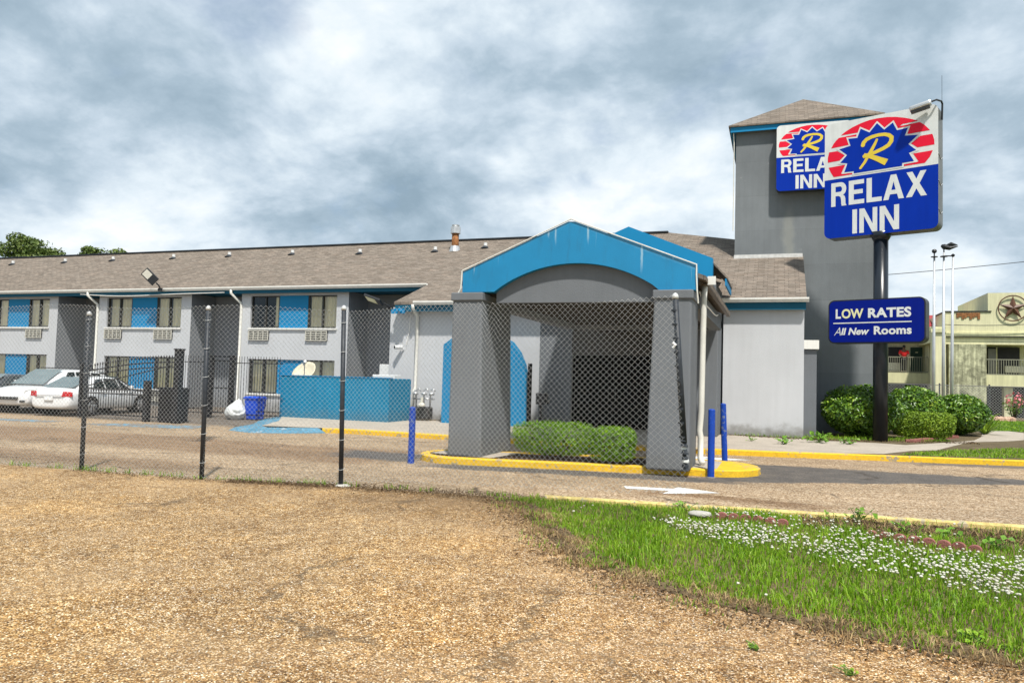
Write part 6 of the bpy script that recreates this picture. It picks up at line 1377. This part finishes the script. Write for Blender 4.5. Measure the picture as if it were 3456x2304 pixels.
m = MB(); m.box((5.5, Yb+1.4, 0), (bx(2160), Yb+8, bz(745))); m.box((bx(2133), Yb-.1, 0), (bx(2146), Yb+1.38, bz(760))); m.build('wall', 'cream_wall', FM)
m = MB(); m.box((5.5, Yb-.08, bz(880)), (bx(2133)-.01, Yb+1.39, bz(856))); m.build('balcony_slab', 'cream_trim', FM)
m = MB(); m.box((5.6, Yb+1.2, bz(852)), (bx(2083), Yb+1.38, bz(795))); m.build('window', 'far_dark', FM)
m = MB(); m.box((bx(2099), Yb+1.25, bz(854)), (bx(2127), Yb+1.38, bz(795))); d_ = m.build('door', 'far_green', FM)
m = MB(); m.box((bx(2110), Yb+1.23, bz(808)), (bx(2116), Yb+1.245, bz(806))); m.build('number_plate', 'cream_trim', d_)
m = MB(); m.box((5.5, Yb+.5, 0), (bx(2132), Yb+1.38, bz(883))); m.build('ground_floor_opening', 'far_dark', FM)
m = MB(); m.box((bx(2046), Yb+1.0, bz(850)), (bx(2078), Yb+1.18, bz(832))); m.build('air_conditioner', 'grille', FM)
railing(bx(2040), bx(2132), Yb-.02, bz(855)+.02, bz(819))
m = MB(); a = (5.5, Yb-.6, bz(756)); m.add([(5.5, Yb-.6, bz(757)), (bx(2166), Yb-.6, bz(757)), (bx(2215), Yb+3.2, bz(714)), (5.5, Yb+3.2, bz(714))], [(0, 1, 2, 3)]); m.add([(5.5, Yb-.6, bz(757)-.15), (bx(2166), Yb-.6, bz(757)-.15), (bx(2166), Yb-.6, bz(757)-.01), (5.5, Yb-.6, bz(757)-.01)], [(0, 1, 2, 3)]); m.build('red_roof', 'red_roof', FM)
m = MB(); q = at(2203, 722, Y=Yf-.05)
for k in range(9): m.box((10.35+k*.14, Yf-.05, 6.12+.10*math.sin(k*2.1)), (10.35+k*.14+.135, Yf-.003, 6.42))
m.build('peeling_patch', 'rust', FM)
st_c = Vector((13.30, Yf-.12, 6.68)); st_r = .76
m = MB(); m.tube([st_c+Vector((st_r*math.cos(t), 0, st_r*math.sin(t))) for t in np.linspace(0, 6.2832, 33)], .035, 6, False)
V = [st_c+Vector((0, -.14, 0))]; F = []
for k in range(10):
    t = math.pi/2+k*math.pi/5; rr = st_r if k % 2 == 0 else st_r*.36; V.append(st_c+Vector((rr*math.cos(t), 0, rr*math.sin(t))))
m.add(V, [(0, 1+k, 1+(k+1) % 10) for k in range(10)]); m.build('star_medallion', 'star_metal', FM)
m = MB(); m.tube([(9.6+.5*k, Yf-.4, 5.62+.0035*(k-4)**2) for k in range(0, 12)], .022, 5); m.build('cable', 'cable_black', FM)
# person on the far balcony
pe = empty('person', (bx(2077), Yb+.25, bz(855)), 'person in a red shirt leaning on the far balcony railing', 'person')
me = bpy.data.meshes.new('body')
sk = [((0, 0, .92), .15), ((0, -.02, 1.15), .15), ((0, -.08, 1.38), .16), ((0, -.12, 1.52), .06), ((0, -.15, 1.62), .095), ((0, -.15, 1.74), .08), ((.10, 0, .86), .10), ((.11, .03, .47), .07), ((.11, .05, .06), .055), ((.11, -.10, .03), .045), ((-.10, 0, .86), .10), ((-.11, .03, .47), .07), ((-.11, .05, .06), .055), ((-.11, -.10, .03), .045), ((.21, -.08, 1.40), .065), ((.27, -.12, 1.14), .048), ((.16, -.30, 1.04), .038), ((.10, -.34, 1.04), .04), ((-.21, -.08, 1.40), .065), ((-.27, -.12, 1.14), .048), ((-.16, -.30, 1.04), .038), ((-.10, -.34, 1.04), .04)]
ed = [(0, 1), (1, 2), (2, 3), (3, 4), (4, 5), (0, 6), (6, 7), (7, 8), (8, 9), (0, 10), (10, 11), (11, 12), (12, 13), (2, 14), (14, 15), (15, 16), (16, 17), (2, 18), (18, 19), (19, 20), (20, 21)]
me.from_pydata([p for p, _ in sk], ed, []); bo = bpy.data.objects.new('body', me); SC.collection.objects.link(bo); bo.parent = pe; me.materials.append(MATS['skin'])
sm = bo.modifiers.new('skin', 'SKIN'); sm.use_smooth_shade = True
for i, (_, rr) in enumerate(sk): me.skin_vertices[0].data[i].radius = (rr, rr)
me.skin_vertices[0].data[0].use_root = True
bo.modifiers.new('sub', 'SUBSURF').render_levels = 1
def clothes(nm, pts, radii, edges, mat):
    me = bpy.data.meshes.new(nm); me.from_pydata(pts, edges, []); o = bpy.data.objects.new(nm, me); SC.collection.objects.link(o); o.parent = pe; me.materials.append(MATS[mat])
    s = o.modifiers.new('skin', 'SKIN'); s.use_smooth_shade = True
    for i, rr in enumerate(radii): me.skin_vertices[0].data[i].radius = (rr, rr)
    me.skin_vertices[0].data[0].use_root = True; o.modifiers.new('sub', 'SUBSURF').render_levels = 1
clothes('shirt', [(0, 0, .90), (0, -.02, 1.15), (0, -.08, 1.40), (.22, -.08, 1.41), (.275, -.115, 1.18), (-.22, -.08, 1.41), (-.275, -.115, 1.18)], [.19, .19, .18, .09, .075, .09, .075], [(0, 1), (1, 2), (2, 3), (3, 4), (2, 5), (5, 6)], 'red_shirt')
clothes('trousers', [(0, 0, .93), (.10, 0, .84), (.11, .03, .47), (.11, .05, .10), (-.10, 0, .84), (-.11, .03, .47), (-.11, .05, .10)], [.175, .125, .095, .085, .125, .095, .085], [(0, 1), (1, 2), (2, 3), (0, 4), (4, 5), (5, 6)], 'dark_cloth')
m = MB(); m.lathe([(.02, -.06), (.088, -.04), (.098, .03), (.075, .085), (.01, .11)], Vector((0, -.145, 1.70)), 12); m.build('hair', 'far_dark', pe, world=False, smooth=True)
# flagpoles
for q, top_, lab in (((2146, 592), 'ball', 'left flagpole with a ball finial, closest to the sign'), ((2168, 580), 'eagle', 'middle and tallest flagpole with a dark eagle finial'), ((2189, 590), 'arm', 'right slim flagpole behind the shrubs')):
    p = at(*q, Y=42); X, zt = float(p[0]), float(p[2]); X0 = float(at(q[0]+(-2 if top_ != 'arm' else -4), 900, Y=42)[0])
    e = empty('flagpole', (X0, 42, 0), lab, 'flagpole', 'flagpoles in front of the neighbouring motel')
    m = MB(); m.tube([(X0, 42, 0), (X0+(X-X0)*.4, 42, zt*.4), (X, 42, zt)], [.085, .075, .045], 10); m.build('pole', 'steel_pole', e, smooth=True)
    m = MB()
    if top_ == 'ball': m.lathe([(.02, 0), (.03, .02), (.16, .03), (.16, .06), (.03, .08), (.03, .22), (.10, .27), (.12, .34), (.09, .41), (.01, .44)], (X, 42, zt), 10)
    elif top_ == 'eagle': m.lathe([(.02, 0), (.03, .02), (.17, .03), (.17, .07), (.03, .1), (.03, .5)], (X, 42, zt-.25), 10); m.tube([(X-.12, 42, zt+.36), (X, 42, zt+.30), (X+.25, 42, zt+.22), (X+.62, 42, zt+.30)], [.06, .14, .11, .02], 8); m.tube([(X+.05, 42, zt+.34), (X+.32, 42, zt+.42), (X+.6, 42, zt+.36)], [.03, .10, .02], 8)
    else: m.lathe([(.02, 0), (.07, .03), (.09, .1), (.02, .16)], (X, 42, zt), 10); m.tube([(X, 42, zt+.05), (X-.35, 42, zt+.06)], .03, 6)
    m.build('finial', 'dark_metal', e)
# flower bed in front of the neighbour
p = at(2275, 958, Y=46)
m = MB()
for k in range(34):
    bx_ = float(p[0])-1.0+2.0*(k/33); s_ = random.uniform(.10, .22); m.lathe([(s_*.7, -.1), (s_, .05), (s_*.8, .22), (.02, .30)], (bx_, 46+random.uniform(-.4, .4), .05), 7)
tag(m.build('stone_border', 'bed_stone', None), 'pinkish stone border of the bed in front of the yellow motel', 'stones')
c, r = span(2305, 2352, 958, 905, 47.5); bush('rose_bush', 'thin rose bush at the right edge in front of the yellow motel', 'rose bush', (c[0], 47.5, c[2]), (r[0]*1.1, .6, r[2]), 700, .10, 'leaf_dark', seed=31, inner=.2)
C, nr = clumped_shell((c[0], 47.3, c[2]+.3), (r[0], .5, r[2]*.8), 60, seed=33, inner=.7); V, f1, f2 = leaf_cloud(C, nr, .16, aspect=.9)
o = np_mesh('blossoms', V, [f1, f2], 'petal_pink'); par = [q for q in SC.objects if q.name.startswith('rose_bush')][0]; o.parent = par; o.location = -Vector(par.location)
# overhead cable
p0, p1 = at(1990, 653, Y=75), at(2420, 620, Y=75)
m = MB(); m.tube([(p0[0]-30+(p1[0]+20-p0[0]+30)*t, 75, p0[2]-2.1+(p1[2]-p0[2]+3.6)*t-1.2*math.sin(math.pi*t)+1.9) for t in np.linspace(0, 1, 20)], .03, 5); tag(m.build('overhead_cable', 'cable_black', None), 'thin overhead cable crossing the sky behind the flagpoles', 'cable')
for k in range(3): pass
# chain link fence before the neighbour, seen between shrubs
NF = empty('distant_fence', (12, 49, 0), 'distant grey chain link fence before the yellow motel', 'fence')
m = MB(); m.tube([(6, 49, 1.95), (24, 49, 1.95)], .02, 6); m.build('rail', 'far_grey', NF)
for x in (8.9, 11.4, 14.2, 17.0):
    m = MB(); m.tube([(x, 49.06, 0), (x, 49.06, 2.05)], .045, 8); m.build('post', 'fence_post', NF)
VV = []; FF = []; base = 0
for x in np.arange(4.2, 24, .16):
    for s in (-1, 1):
        a0, b0 = np.array([x, 49+s*.004, .02]), np.array([x+s*1.93, 49+s*.004, 1.94]); d = np.array([.0065, 0, 0]); VV += [a0-d, a0+d, b0+d, b0-d]; FF.append([base, base+1, base+2, base+3]); base += 4
np_mesh('wire_mesh', np.array(VV)-np.array([12, 49, 0]), [np.array(FF)], 'galvanised', NF)
